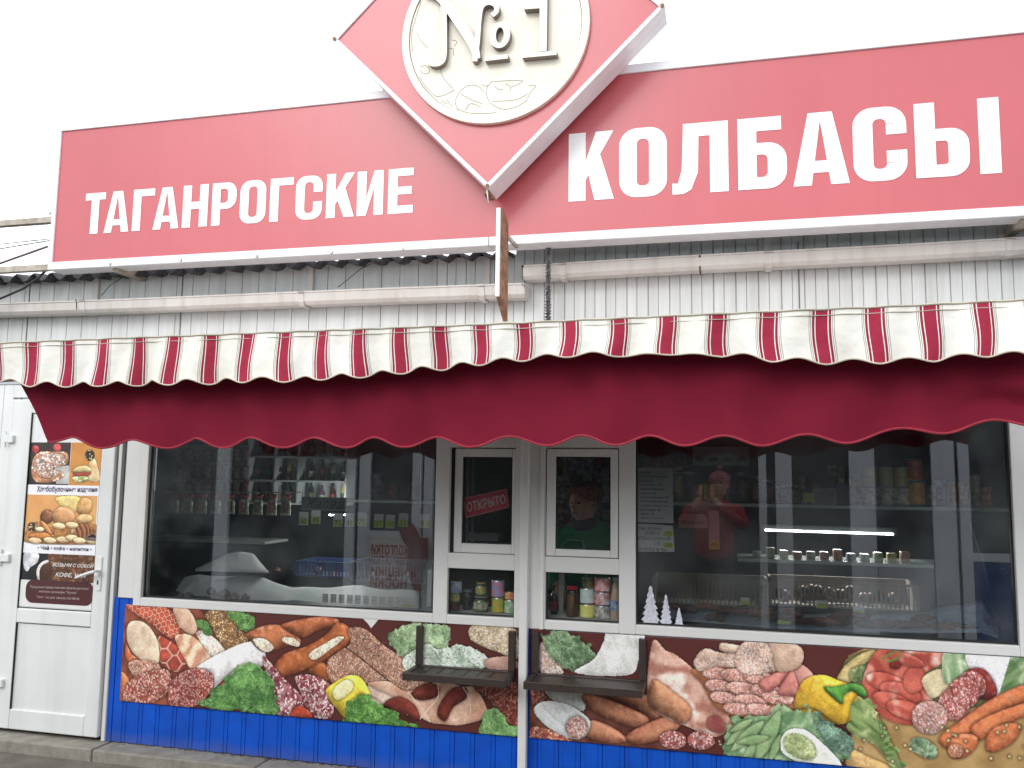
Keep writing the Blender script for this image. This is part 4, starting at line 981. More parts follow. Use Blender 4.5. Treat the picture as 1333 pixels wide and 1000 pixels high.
p([(1192, 492), (1205, 430), (1262, 400), (1310, 402), (1320, 425), (1292, 470), (1225, 505)], *Kc, edge=.5)
p([(1052, 480), (1075, 448), (1120, 436), (1162, 452), (1155, 490), (1110, 528), (1065, 522)], *Kc, edge=.5)
p(A.ell(1082, 500, 28, 26), 'salami', 'c47048', 'e0a080', 'f0d0b8')
p([(490, 325), (515, 255), (550, 228), (600, 222), (650, 240), (700, 262), (722, 300), (712, 360), (682, 398), (600, 400), (510, 362)], 'tube', 'f0b81e', 'b87c0c', 'fbe48c', edge=.35)
A.line([(560, 235), (548, 290), (560, 350)], .004, 'd89a14'); A.line([(660, 330), (665, 360), (650, 392)], .004, 'd89a14')
p([(598, 268), (640, 264), (700, 252), (740, 262), (758, 295), (735, 300), (700, 282), (672, 300), (665, 328), (635, 310)], 'tube', '4f9a30', '1f5a1c', '90d060', edge=.4)
p([(715, 300), (760, 320), (800, 370), (862, 500), (884, 560), (840, 540), (770, 470), (690, 430), (690, 380)], 'blades', '7f9a50', '2c4a20', 'c8d48c', ang=.9, rough=.03)
for k in range(16):
    a = -2.4+k*.21; A.line([(800+2*k, 400+9*k), (800+2*k+34*math.cos(a), 400+9*k+26*math.sin(a)-8)], .0045, '4f7434' if k % 2 else '8aa860')
p([(680, 490), (760, 520), (840, 560), (830, 600), (700, 590)], 'tube', 'c89a58', '8a6430', 'ecd09c')
p([(918, 468), (935, 452), (985, 462), (1012, 492), (1010, 522), (975, 530), (930, 505)], 'leaf', '8fae80', '4c7048', 'cfe0c4', k=1.5)
for k in range(26): p(A.ell(700+random.uniform(0, 700), 400+random.uniform(0, 150), 6, 6, n=8), 'tube', 'cdbb80', '6a5a30', 'f0e4b8')
p([(228, 470), (262, 388), (330, 378), (410, 360), (428, 318), (482, 348), (560, 345), (620, 392), (690, 440), (702, 490), (665, 540), (560, 560), (450, 545), (330, 545), (250, 510)], 'blades', '8fb27a', '2f6438', 'c4d8a8', ang=-.7, rough=.035, k=1.2)
p([(560, 350), (620, 385), (690, 440), (700, 500), (640, 500), (580, 430)], 'leaf', '7fa88c', '447058', 'b0ccb0', k=.6, rough=.03)
for (x0, y0, x1, y1) in ((240, 480, 330, 400), (260, 500, 380, 390), (300, 530, 430, 410), (350, 540, 440, 350), (255, 430, 340, 385), (280, 470, 400, 450), (400, 540, 440, 440)):
    dx, dy = x1-x0, y1-y0; p([(x0, y0), (x0+dx*.5-dy*.14, y0+dy*.5+dx*.14), (x1, y1), (x0+dx*.5+dy*.14, y0+dy*.5-dx*.14)], 'plain', '98b878', '6a9458', edge=.45)
p([(440, 465), (462, 428), (500, 418), (540, 428), (600, 478), (655, 535), (655, 565), (560, 560), (455, 515)], 'plain', 'ecefe0', 'cdd6b8', edge=.2)
p([(455, 455), (500, 440), (550, 465), (570, 510), (540, 535), (465, 500)], 'leaf', 'c8d490', '8aa850', 'f0f2d0', k=.9)
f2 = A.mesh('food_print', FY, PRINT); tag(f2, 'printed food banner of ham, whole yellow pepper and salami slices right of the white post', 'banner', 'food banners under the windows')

# torn white tape scrap on the left banner
b = MB(); q = [at(*c_, -.027) for c_ in ((471, 804), (493, 806), (489, 811), (483, 818), (479, 812))]; b.prism(q, -.0265, -.0255); tag(b.build('tape_scrap', PAPER), 'torn scrap of white tape below the left window rail', 'tape')

# ================================================================== DOOR POSTERS
PY = -.0385
def poster(name, label, x0, x1, z0, z1, bgc, res=.0022):
    a = Art(x0, x1, z0, z1, res, bgc); return a
def zz3(x, y): return at(30+x/8.333, 570+y/8.333, PY)      # 120px -> 1000
def zz7(x, y): return at(x/4.168, 560+y/4.168, PY)
def zz4(x, y): return at(20+x/9.09, 690+y/9.09, PY)
px0, px1 = at(41, 640, PY)[0]+.004, at(135, 640, PY)[0]-.0
a1x0, a1x1 = xa+.006, xc-.006
pb = Art(a1x0, a1x1, at(80, 722, PY)[1], at(80, 576, PY)[1], .0022, 'e3e4ea'); pb.T = zz3; p = pb.paint
xm = at(91, 600, PY)[0]; zt_ = at(85, 577, PY)[1]; zb1 = at(85, 631.5, PY)[1]
pb.T = lambda x, y: (x, y)
p([(a1x0, zb1), (xm, zb1), (xm, zt_+.02), (a1x0, zt_+.02)], 'plain', '3c2c28', '1c1614', smooth=False)
p([(xm+.002, zb1), (a1x1, zb1), (a1x1, zt_+.02), (xm+.002, zt_+.02)], 'plain', 'd98c34', 'c26c1c', smooth=False, k=2)
pb.T = zz3
p([(100, 90), (160, 100), (170, 180), (120, 200)], 'tube', 'c02c2c', '6a1010', 'e88')if False else None
p(pb.ell(135, 130, 40, 50), 'tube', 'b02828', '6a1010', 'e08080'); p(pb.ell(370, 110, 45, 50), 'tube', 'd04848', '8a2020', 'f0a0a0')
p([(340, 310), (500, 300), (500, 500), (360, 500)], 'plain', 'c9c4c0', '9a9490', smooth=False)
p([(95, 300), (120, 210), (200, 150), (330, 150), (470, 160), (490, 260), (440, 300), (330, 320), (350, 350), (430, 380), (440, 420), (330, 480), (200, 490), (120, 460), (90, 380)], 'seed', 'c98c60', '8a4424', 'efe0d0', k=2.2, edge=.5)
p([(120, 300), (160, 220), (300, 170), (440, 190), (430, 280), (300, 300), (340, 360), (380, 400), (280, 430), (180, 420)], 'seed', 'd8b8a0', '5a2c20', 'f5f0e8', k=1.6, seed=3)
p([(730, 230), (790, 250), (830, 460), (700, 440)], 'plain', 'e2c894', 'c09050')
p(pb.ell(725, 190, 50, 60), 'seed', '4a3020', '1c1410', 'c8d0a0', k=1.5)
p([(535, 350), (600, 310), (680, 300), (735, 335), (720, 370), (560, 380)], 'tube', 'd2b878', '9a7838', 'efe0b0')
p([(550, 385), (730, 375), (700, 415), (580, 420)], 'plain', 'a83c28', '7a2018'); p([(545, 425), (700, 420), (690, 470), (600, 485), (550, 460)], 'seed', 'c0c068', '6a7a28', 'f0f0c0', k=1.5)
pb.T = zz7
zq0 = at(85, 707, PY)[1]; zq1 = at(85, 645, PY)[1]
pb.T = lambda x, y: (x, y)
p([(a1x0, zq0), (a1x1-.008, zq0), (a1x1-.006, zq1), (a1x0, zq1)], 'plain', 'e3a050', 'cf7c3c', smooth=False, k=3)
pb.T = zz7
p([(300, 370), (420, 360), (470, 420), (380, 440)], 'plain', 'e8d080', 'c8a040')
p(pb.ell(255, 470, 36, 40, .4), 'tube', '8a5030', '4a2414', 'd8a070'); p(pb.ell(345, 470, 62, 56), 'tube', 'c98850', '94582c', 'f0cc98', edge=.4)
p([(415, 440), (430, 385), (460, 365), (495, 380), (495, 440), (450, 460)], 'tube', 'dca058', 'a8642c', 'f8dca8', edge=.5)
p([(150, 540), (200, 500), (280, 530), (400, 500), (500, 510), (550, 540), (548, 615), (150, 610)], 'plain', 'b87838', '6e3a18', k=.4)
p(pb.ell(445, 550, 60, 44), 'swirl', 'a86438', '4a2010', 'e8c090', k=4); p(pb.ell(460, 480, 46, 26), 'tube', 'e0b070', 'a87038', 'f8e0b0', edge=.5)
p(pb.ell(225, 575, 70, 20), 'tube', 'd07830', '8a4418', 'f0b070', edge=.5); p(pb.ell(250, 530, 50, 14, .9), 'tube', 'c87838', '8a4820', 'f0c080', edge=.5)
p(pb.ell(175, 525, 26, 24), 'seed', '4a2c1c', '1c100c', 'd8b890'); p(pb.ell(215, 538, 24, 14), 'tube', 'e8d8a0', 'b09050', 'fff0d0')
for (cx, cy) in ((190, 600), (270, 598), (340, 595), (390, 585), (430, 600), (500, 602), (320, 520), (390, 515)): p(pb.ell(cx, cy, 36, 18, .1), 'tube', 'e6c490', 'b08048', 'faeccc', edge=.5)
p([(465, 600), (470, 580), (505, 558), (535, 580), (540, 602)], 'plain', '3a2226', '241418', smooth=False)
pm = pb.mesh('bakery_poster', PY, PRINT, thick=.002, amp=.1); tag(pm, 'poster with pizza, burger and bread pictures on the white door', 'poster')
def T4(f, *q): return [f(*c_) for c_ in q]
LILAC = mat('lilac_ink', '55426a', .6); WHITEINK = mat('white_ink', 'f0eee8', .5); LINK2 = mat('light_badge_ink', 'd9c8b8', .5)
b = MB(); put_text(b, 'Хлебобулочные изделия', T4(zz3, (150, 602), (808, 600), (810, 535), (150, 522)), PY-.0025, shear=.15, bold=.012); b.build('lettering', LILAC, pm)
b = MB(); put_text(b, '• Чай • кофе • напитки •', T4(zz4, (265, 245), (905, 262), (905, 205), (268, 180)), PY-.0025, bold=.012); b.build('lettering', LILAC, pm)
b = MB(); q = T4(zz7, (468, 598), (538, 604), (538, 583), (505, 560), (470, 580)); b.tube([(x_, PY-.0025, z_) for x_, z_ in q+[q[0]]], .0012, 5); put_text(b, 'КУЛИНАР', T4(zz7, (476, 594), (532, 598), (532, 584), (476, 582)), PY-.0028); b.build('badge', LINK2, pm)
# coffee sticker
z0, z1 = at(82, 757, PY)[1], at(82, 721.5, PY)[1]
pc = Art(a1x0, at(128, 740, PY)[0], z0, z1, .0022, '5c3826'); p = pc.paint; pc.T = zz4
p([(60, 240), (390, 240), (400, 620), (60, 620)], 'plain', '1c2024', '0c0e12', smooth=False)
p([(390, 280), (1020, 280), (1020, 640), (340, 640)], 'seed', '6a4028', '3c2014', '7c5434', k=2, smooth=False)
p([(110, 270), (270, 280), (260, 380), (180, 440), (140, 490), (100, 440)], 'plain', 'd8d8dc', '9a9aa2', k=.5)
p([(250, 480), (300, 390), (380, 355), (390, 385), (320, 420), (285, 500), (300, 590), (265, 585)], 'plain', 'd8d4ce', 'b0aaa4', k=.4)
p([(290, 500), (330, 430), (400, 400), (420, 600), (300, 600)], 'plain', '4a2c1c', '2c180e')
pcm = pc.mesh('coffee_sticker', PY, PRINT, thick=.002, amp=.1); tag(pcm, 'brown takeaway coffee sticker with a cup below the bakery poster', 'sticker')
b = MB(); put_text(b, 'ВОЗЬМИ С СОБОЙ', T4(zz4, (440, 430), (930, 450), (935, 400), (445, 372)), PY-.0025, shear=.3, bold=.02); b.build('lettering', WHITEINK, pcm); b = MB(); put_text(b, 'КОФЕ, ЧАЙ', T4(zz4, (475, 560), (840, 575), (850, 505), (480, 485)), PY-.0025, shear=.3, bold=.02); b.build('lettering', WHITEINK, pcm)
# oval notice on white
z0, z1 = at(80, 792, PY)[1], at(82, 758, PY)[1]-.002
b = MB(); b.box(a1x0, a1x1, PY-.0012, PY+.001, z0, z1); on = b.build('phone_notice', PAPER); tag(on, 'white notice with maroon rounded panel of small print at the bottom of the door glass', 'notice')
q0, q1 = zz4(125, 720), zz4(925, 760); b = MB(); b.prism(rrect(q1[0]-q0[0], .135*1.0, .05, 8, q0[0], (q0[1]+q1[1])/2-.0675), PY-.0025, PY-.0013); b.build('rounded_panel', mat('maroon_print', '4f2024', .45, .1), on)
b = MB()
for s_, qq in (('Продукция предоставлена производителем', ((180, 690), (870, 715), (870, 680), (180, 655))), ('мелкие кулинары "Кулик"', ((285, 745), (735, 765), (735, 728), (285, 710))), ('Телефон для заказа 226-08-46', ((255, 810), (760, 835), (760, 798), (255, 775)))):
    put_text(b, s_, T4(zz4, *qq), PY-.0032)
b.build('lettering', mat('pale_print', 'cbb8b8', .5), on)

# ================================================================== BROWN SHELVES
def shelf(label, x0, x1, plateR):
    g = thing('counter_shelf', label, 'shelf', ((x0+x1)/2, -.05, .60), 'brown steel counter shelves')
    yf = -.235; zt_ = .655
    b = MB()
    for r in ((x0, x1, yf, yf+.026), (x0, x1, -.05, -.026), (x0, x0+.028, yf+.026, -.05), (x1-.028, x1, yf+.026, -.05)): b.box(r[0], r[1], r[2], r[3], zt_-.036, zt_)
    b.build('frame', DARKBR, g, bevel=.002)
    n = 7
    for k in range(n):
        xx = x0+.03+(x1-x0-.06)*(k+.5)/n; b = MB(); b.box(xx-.036, xx+.036, yf+.027, -.051, zt_-.022, zt_-.006); b.build('slat', DARKBR, g)
    b = MB()
    for k in range(3): b.box(x0+.03, x1-.03, yf+.06+k*.06, yf+.066+k*.06, zt_-.030, zt_-.023)
    b.build('cross_rod', DARKBR, g)
    for xx in (x0, x1-.034):
        b = MB(); b.box(xx, xx+.034, -.052, -.026, zt_+.001, .852); b.build('upright', DARKBR, g, bevel=.002)
        b = MB()
    return g
shelf('dark brown slatted steel shelf under the left serving hatch', X(545, 864), X(679, 870)-.025, 0)
shelf('dark brown slatted steel shelf under the right serving hatch', X(695, 873), X(842, 884), 1)

# ================================================================== INTERIOR
def sh(label, x0, x1, Y, z, d=.22, m=SHELFM, name='wall_shelf', grp='interior shelves'):
    b = MB(); b.box(x0, x1, Y, Y+d, z-.018, z); return tag(b.build(name, m, bevel=.002), label, 'shelf', grp)
zsh = at(1000, 656, .55)[1]
gls = mat('glass_shelf_edge', '9fb5ad', .15, .03, spec=.8)
sh('long glass topped display shelf behind the right window', at(850, 650, .55)[0], 2.4, .55, zsh, .32, gls)
zshl = at(500, 651, .55)[1]
sh('glass topped display shelf behind the right side of the left window', at(395, 650, .55)[0], at(566, 650, .55)[0], .55, zshl, .3, gls)
# lower glass shelf of the refrigerated case
z2 = at(1000, 727, .55)[1]
sh('lower glass shelf with small packs behind the right window', at(960, 725, .5)[0], at(1215, 725, .5)[0], .5, z2, .3, gls)
z3 = at(250, 702, .6)[1]
sh('grey counter ledge low behind the left window', at(180, 700, .6)[0], at(345, 700, .6)[0], .6, z3, .3, SHELFM)
# display counters along the glass
b = MB(); b.box(xg0-.02, xg1, .07, .75, .17, .905); tag(b.build('display_counter', mat('counter_steel', '4b4f50', .4, .1)), 'grey display counter running behind the left window', 'counter', 'display counters')
b = MB(); b.box(xw0-.02, 2.4, .07, .75, .17, .905); tag(b.build('display_counter', mat('counter_steel', '4b4f50', .4, .1)), 'grey display counter running behind the right window', 'counter', 'display counters')
b = MB(); b.box(xm0+.02, xn1-.04, .06, .30, .88, .912); tag(b.build('hatch_ledge', UPVC), 'white ledge carrying the jars and cans behind the hatch panes', 'ledge')
# white liner sheets, wavy back edge
def liner(label, cols_, m=LINER, yb=.52):
    P = []
    for j in range(9):
        v = j/8; row = []
        for (px_, pyb, pyt) in cols_:
            Y = .12+(yb-.12)*v; x_, z_ = at(px_, pyb+(pyt-pyb)*v, Y); row.append((x_, Y, z_+.006*math.sin(px_*.09+v*4)*v))
        P.append(row)
    b = MB(); b.grid(P); return tag(b.build('liner_sheet', m, smooth=True, solid=.003), label, 'sheet', 'white liner sheets in the counters')
def sm(tab, n=5): return [(a[0]+(c_[0]-a[0])*k/n, a[1]+(c_[1]-a[1])*k/n, a[2]+(c_[2]-a[2])*k/n) for a, c_ in zip(tab, tab[1:]) for k in range(n)]+[tab[-1]]
liner('white liner sheet spread on the counter behind the left window', sm([(222, 781, 778), (240, 782, 752), (260, 783, 749), (330, 785, 750), (345, 786, 752), (382, 789, 766), (420, 791, 764), (470, 793, 763), (505, 795, 767), (546, 797, 770)]), yb=.42)
liner('white cloth mound lying higher at the back of the left counter', sm([(254, 743, 742), (275, 743, 730), (295, 744, 720), (312, 744, 719), (330, 745, 722), (350, 745, 744)]), yb=.5)
liner('pale blue liner sheet rising to the right behind the right window', sm([(870, 806, 789), (920, 810, 791), (1000, 817, 796), (1060, 820, 798), (1120, 822, 801), (1180, 823, 797), (1230, 823, 790), (1278, 823, 780), (1300, 830, 822)]), mat('pale_blue_liner', 'cddae6', .5, .1, 9, col2='93add2'), .42)
# white price tickets in a row
for k in range(11):
    xq = 419+k*10.6; w_ = 9 if k < 10 else 17
    if k == 10: xq = 523
    c_ = at(xq+w_/2, 789+k*.5, .10); ww = w_/256/2
    b = MB(); b.box(c_[0]-ww, c_[0]+ww, .095, .0965, .922, .922+.048); t_ = b.build('price_ticket', PAPER)
    tag(t_, 'small white price ticket in the row along the bottom of the left window' if k < 10 else 'widest lime edged price ticket ending the row in the left window', 'price tag', 'white price tickets on the window ledge')
    b = MB(); b.box(c_[0]-ww*.7, c_[0]+ww*.7, .0945, .095, .947, .949); b.box(c_[0]-ww*.7, c_[0]+ww*.3, .0945, .095, .937, .9385); b.build('print', BLUEINK, t_)
    if k == 10: b = MB(); b.box(c_[0]-ww*.95, c_[0]+ww*.95, .0942, .0946, .9225, .936); b.build('lime_strip', LIME, t_)
# slatted crates
def crate(label, pa, pb, Y, m, d=.26):
    (x0, z0), (x1, z1) = at(*pa, Y), at(*pb, Y)
    g = thing('bread_crate', label, 'crate', ((x0+x1)/2, Y, z0), 'slatted plastic crates')
    b = MB(); b.box(x0, x1, Y, Y+.012, z1-.010, z1); b.box(x0, x1, Y, Y+.012, z0, z0+.010); n = int((x1-x0)/.022)
    for k in range(n+1): xx = x0+(x1-x0)*k/n; b.box(xx-.004, xx+.004, Y, Y+.008, z0+.01, z1-.01)
    b.build('slatted_front', m, g)
    b = MB(); b.box(x0, x0+.01, Y+.013, Y+d, z0, z1); b.box(x1-.01, x1, Y+.013, Y+d, z0, z1); b.box(x0, x1, Y+d, Y+d+.01, z0, z1); b.box(x0, x1, Y+.013, Y+d, z0, z0+.006); b.build('tray', m, g); return g
BL2 = mat('crate_pale_blue', '5a6c7a', .5); 
crate('blue slatted crate on the counter behind the left window', (384, 750), (455, 733), .56, BLUECR)
crate('pale slatted crate in front of the reflected red lettering', (456, 756), (562, 735), .56, BL2)
crate('beige slatted crate below the red reflection in the right window', (850, 785), (1000, 757), .54, GREYCR)
crate('long beige slatted crate at the middle of the right window', (1003, 788), (1195, 762), .54, GREYCR)
# meat goods in the trays
MEATS = [mat('smoked_meat', '7a3a26', .5, .2, 30), mat('dark_sausage', '57281f', .5, .2, 30), mat('pale_bacon', 'b07a62', .5, .25, 30), mat('brown_crust', '6b4a2a', .6, .25, 30)]
random.seed(11)
for k in range(22):
    px_ = 876+k*19.5+random.uniform(-4, 4); py_ = 806+(px_-870)*.05+random.uniform(6, 12); Y = random.uniform(.14, .30)
    x_, z_ = at(px_, py_, Y); z_ = .93+random.uniform(0, .015)+.02*(Y > .22); a = random.uniform(-.5, .5); L_ = random.uniform(.05, .10)
    r0 = random.uniform(.014, .024); b = MB(); pts = [(x_-L_*math.cos(a)*(1-2*t), Y-L_*.5*math.sin(a)*(1-2*t), z_+.012*math.sin(PI*t)) for t in (0, .06, .2, .5, .8, .94, 1)]
    b.tube(pts, [r0*q for q in (.2, .7, 1, 1.05, 1, .7, .2)], 10); tag(b.build('sausage', MEATS[k % 4], smooth=True), 'smoked sausage lying low in the tray of the right window', 'sausage', 'sausages in the right window tray')
for k in range(16):
    px_ = 1000+k*11+random.uniform(-4, 4); Y = .60+random.uniform(0, .14); x_, _z = at(px_, 780, Y); z_ = .95+random.uniform(0, .06)
    b = MB(); r0 = .03; b.lathe(x_, Y, [(r0*.3, z_), (r0*.9, z_+.01), (r0, z_+.03), (r0*.7, z_+.05), (r0*.2, z_+.058)], 12); tag(b.build('bread_roll', MEATS[(k+3) % 4], smooth=True), 'small wrapped roll heaped in the beige crate of the right window', 'bread', 'rolls in the beige crate')
for k in range(9):
    px_ = 340+k*24+random.uniform(-5, 5); Y = .60+random.uniform(0, .12); x_, _z = at(px_, 755, Y); z_ = .96+random.uniform(0, .05)
    b = MB(); r0 = .035; b.lathe(x_, Y, [(r0*.3, z_), (r0*.9, z_+.01), (r0, z_+.025), (r0*.7, z_+.04), (r0*.2, z_+.047)], 12); tag(b.build('dark_sausage_ring', MEATS[1], smooth=True), 'dark sausage ring heaped behind the liner in the left window', 'sausage', 'sausage rings in the left window')
# pale pink shells at the left front
for k, (qx, qy) in enumerate(((283, 776), (293, 772), (306, 777), (236, 777), (245, 776), (320, 778), (275, 770))):
    x_, z_ = at(qx, qy, .16); b = MB(); r0 = .026; z_ -= .02; b.lathe(x_, .16, [(r0*.4, z_), (r0, z_+.012), (r0*.9, z_+.03), (r0*.3, z_+.042)], 12)
    tag(b.build('meringue', mat('pale_pink_sweet', 'c9a89c' if k < 3 else 'a9b0b0', .6, .15, 30) if k < 3 else mat('grey_white_sweet', 'a9b0b0', .6, .15, 30), smooth=True), 'pinkish meringue on the ledge at the left of the left window' if k < 3 else 'whitish meringue on the ledge at the left of the left window', 'sweet', 'meringues on the ledge')
# lime price tags scattered in the right window
LT = [(1020, 809, .16, 16), (1265, 818, .2, 18), (1070, 787, .45, 14), (1100, 805, .3, 14), (970, 783, .5, 12), (1118, 795, .4, 14), (848, 800, .3, 10)]
for k, (qx, qy, Y, w_) in enumerate(LT):
    x_, z_ = at(qx, qy, Y); ww = w_/256/2; z_ = max(z_, .945)
    b = MB(); b.box(x_-ww, x_+ww, Y, Y+.002, z_-.02, z_+.02); t_ = b.build('price_tag', PAPER)
    tag(t_, 'lime edged price tag stuck among the sausages of the right window', 'price tag', 'price tags among the sausages')
    b = MB(); b.box(x_-ww*.95, x_+ww*.95, Y-.0012, Y-.0004, z_-.019, z_+.002); b.build('lime_strip', LIME, t_)
# hanging row of yellow green price tags in the left window
for k, (qx, qy, txt) in enumerate(((395, 676, '60'), (411, 674, '45'), (440, 678, '75'), (455, 678, '85'), (471, 677, '75'), (493, 679, '157'), (508, 680, '150'), (525, 678, '32'), (553, 679, '90'))):
    x_, z_ = at(qx, qy, .5); b = MB(); b.box(x_-.030, x_+.030, .5, .5015, z_-.036, z_+.045); t_ = b.build('shelf_price_tag', PAPER)
    tag(t_, 'handwritten price tag %s hanging below the shelf in the left window' % txt, 'price tag', 'price tags below the left shelf')
    b = MB(); b.box(x_-.028, x_+.028, .4985, .4995, z_-.034, z_+.008); b.build('lime_strip', LIME, t_)
    b = MB(); put_text(b, txt, rectq(x_-.02, x_+.02, z_-.028, z_+.003), .4978); b.build('figures', INK, t_)
# hanging handwritten sign
x0_, z0_ = at(392, 664, .45); x1_, z1_ = at(452, 648, .45)
b = MB(); b.box(x0_, x1_, .45, .4515, z0_, z1_); t_ = b.build('handwritten_sign', mat('greyish_paper', '8b9597', .7)); tag(t_, 'grey paper sign with black brush script behind the left window', 'sign')
b = MB(); put_text(b, 'Халва', rectq(x0_+.02, x1_-.02, z0_+.01, z1_-.008), .4485, shear=.35, bold=.03); b.build('script', INK, t_)
# white shelving with bottles
ws = thing('white_rack', 'white divided rack of bottles and cans behind the left window', 'rack', (at(385, 650, 1.0)[0], 1.05, at(385, 660, 1.0)[1]))
RW = mat('rack_white', 'b9c3c6', .4, .05); 
rx0, rx1 = at(322, 620, 1.0)[0], at(450, 620, 1.0)[0]; rz0, rz1 = at(385, 655, 1.0)[1], at(385, 560, 1.0)[1]
b = MB(); b.box(rx0, rx1, 1.14, 1.15, rz0, rz1); b.build('back_board', RW, ws)
rack_z = [rz0+(rz1-rz0)*q for q in (0, .31, .64)]
b = MB(); [b.box(rx0, rx1, 1.0, 1.139, z_-.012, z_) for z_ in rack_z]; b.build('rack_shelf', RW, ws)
b = MB(); [b.box(x_-.006, x_+.006, 1.0, 1.139, rz0, rz1) for x_ in (rx0, rx0+(rx1-rx0)*.28, rx0+(rx1-rx0)*.52, rx1)]; b.build('divider', RW, ws)
random.seed(5)
BC = ['2a2a20', '4a2a24', '5c6a3a', '7c2a3a', 'c9b76a', '34302c', '8a8f8c', '1f1f24', '6a4a6c', '3c5a4c']
def bottle(name, label, x, y, z, h, r, c1, grp, cap='2c2c2c', glassy=True, cat='bottle', lab=None):
    g = thing(name, label, cat, (x, y, z), grp)
    b = MB(); b.lathe(x, y, [(r*.9, z), (r, z+h*.04), (r, z+h*.58), (r*.75, z+h*.68), (r*.36, z+h*.78), (r*.34, z+h*.92)], 14)
    b.build('body', mat('bottle_'+c1, c1, .2, .1, coat=.4), g, smooth=True)
    b = MB(); b.lathe(x, y, [(r*.40, z+h*.925), (r*.40, z+h)], 12); b.build('cap', mat('cap_'+cap, cap, .4), g)
    b = MB(); b.lathe(x, y, [(r*1.02, z+h*.15), (r*1.02, z+h*.45)], 14); b.build('label_band', mat('lab_'+(lab or 'c9c4b0'), lab or 'c9c4b0', .5, .4, 60), g); return g
for j, z_ in enumerate(rack_z):
    for i in range(9):
        x_ = rx0+(rx1-rx0)*(i+.5)/9; bottle('bottle', 'small bottle standing in the white rack behind the left window', x_, 1.07, z_+.001, random.uniform(.12, .16), .022, BC[(i*3+j*5) % 10], 'bottles in the white rack', lab=['c9c4b0', '8a3a3a', '5c7a4a'][(i+j) % 3])
# rack of snack bags: three rows
def bag(name, label, x, y, z, w_, h, c1, c2, grp, cat='bag', ctop=None, tie=False):
    g = thing(name, label, cat, (x, y, z), grp)
    P = []
    for j in range(9):
        v = j/8; row = []
        bul = math.sin(PI*min(1, v*1.02))**.5*.5+.02; ww = w_*(1-.08*math.sin(PI*v)) if not tie else w_*(1 if v < .6 else 1-.45*math.exp(-((v-.78)/.07)**2))
        for i in range(9):
            u = i/8-.5; row.append((x+u*ww, y-bul*w_*.28*math.cos(PI*u)-.002*math.sin(i*2.7+j*1.9), z+h*v))
        P.append(row)
    b = MB(); b.grid(P[:7]); b.build('pouch', c1, g, smooth=True, solid=.002)
    b = MB(); b.grid([[(p_[0], p_[1]-.0005, p_[2]) for p_ in r_] for r_ in P[6:]]); b.build('top', ctop or c2, g, smooth=True, solid=.002)
    b = MB(); rr = [[(x+(i/4-.5)*w_*.62, y-.5*w_*.30*math.cos((i/4-.5)*2)-.006, z+h*(.12+.5*j/4)) for i in range(5)] for j in range(5)]; b.grid(rr); b.build('picture', c2, g, smooth=True)
    return g
BGS = [mat('bag_brown', 'ccac9f', .35, .3, 40, coat=.3, col2='5a3a3a'), mat('bag_grey', 'a0a3a8', .35, .3, 40, coat=.3, col2='44464c'), mat('bag_violet', '55506c', .35, .3, 40, coat=.3, col2='2c2c40')]
BLB = [mat('bag_label_pale', 'c8bcb0', .5, .4, 50, col2='5c4c48'), mat('bag_label_red', 'a84448', .5, .3, 50)]
bmaster = {}
for j, (qy0, qy1) in enumerate(((600, 583), (624, 604), (643, 626))):
    for i in range(8):
        px_ = 232+i*12.5; Y = .75; x_, z_ = at(px_, qy0, Y); _, zt2 = at(px_, qy1, Y)
        key = (i % 3, (i+j) % 2)
        lb = ('top', 'middle', 'bottom')[j]
        if key not in bmaster:
            bmaster[key] = bag('snack_bag', 'x', x_, Y, z_, .052, zt2-z_, BGS[key[0]], BLB[key[1]], 'snack bags clipped to the rack'); g = bmaster[key]
        else: g = copy_tree(bmaster[key]); g.location = (x_, Y, z_)
        g['label'] = 'dull snack bag clipped in the %s row of the rack behind the left window' % lb
    x0_, z_ = at(226, qy1, .76); x1_, _ = at(322, qy1, .76)
    b = MB(); b.box(x0_, x1_, .76, .775, z_-.004, z_+.014); tag(b.build('rack_rail', SHELFM), 'grey rail holding the %s row of snack bags' % ('top', 'middle', 'bottom')[j], 'rail')
REDT = mat('bag_red_top', 'c83e48', .3, .3, 50, coat=.5, col2='5a1c22'); CL = mat('bag_clear', 'd0d6c4', .25, .2, 40, coat=.5, col2='6f776a')
FILL = [mat('fill_rust', '84432c', .5, .3, 60), mat('fill_gold', 'b98c3c', .5, .3, 60), mat('fill_green', '6c6a44', .5, .3, 60), mat('fill_wine', '743a38', .5, .3, 60), mat('fill_pink', 'b08078', .5, .3, 60)]
GOLD = mat('gold_tie', 'd8b35c', .25, .2, metal=.7); mas = {}
for i in range(9):
    px_ = 226+i*18.2; x_, z_ = at(px_, 668+i*.4, .62); _, zt2 = at(px_, 643, .62); f_ = [2, 0, 1, 2, 3, 4, 2, 4, 3][i]
    g = bag('sweets_bag', 'clear bag of sweets with crimson top, %s in the hanging row of the left window' % ('leftmost', 'second', 'third', 'fourth', 'fifth', 'sixth', 'seventh', 'eighth', 'rightmost')[i], x_, .62, z_, .070, (zt2-z_), CL, FILL[f_], 'sweets bags with crimson tops', ctop=REDT, tie=True)
    b = MB(); b.tube([(x_-.02, .60, zt2-.03), (x_, .59, zt2-.02), (x_+.018, .60, zt2-.032), (x_+.004, .595, zt2-.005), (x_-.012, .6, zt2+.004)], .0035, 6); b.build('tie', GOLD, g)
b = MB(); q0 = at(215, 641, .66); q1 = at(392, 641, .66); b.tube([(q0[0], .66, q0[1]), (q1[0], .66, q1[1])], .004, 6); tag(b.build('hanging_rod', SHELFM), 'thin rod carrying the crimson topped sweets bags', 'rod')

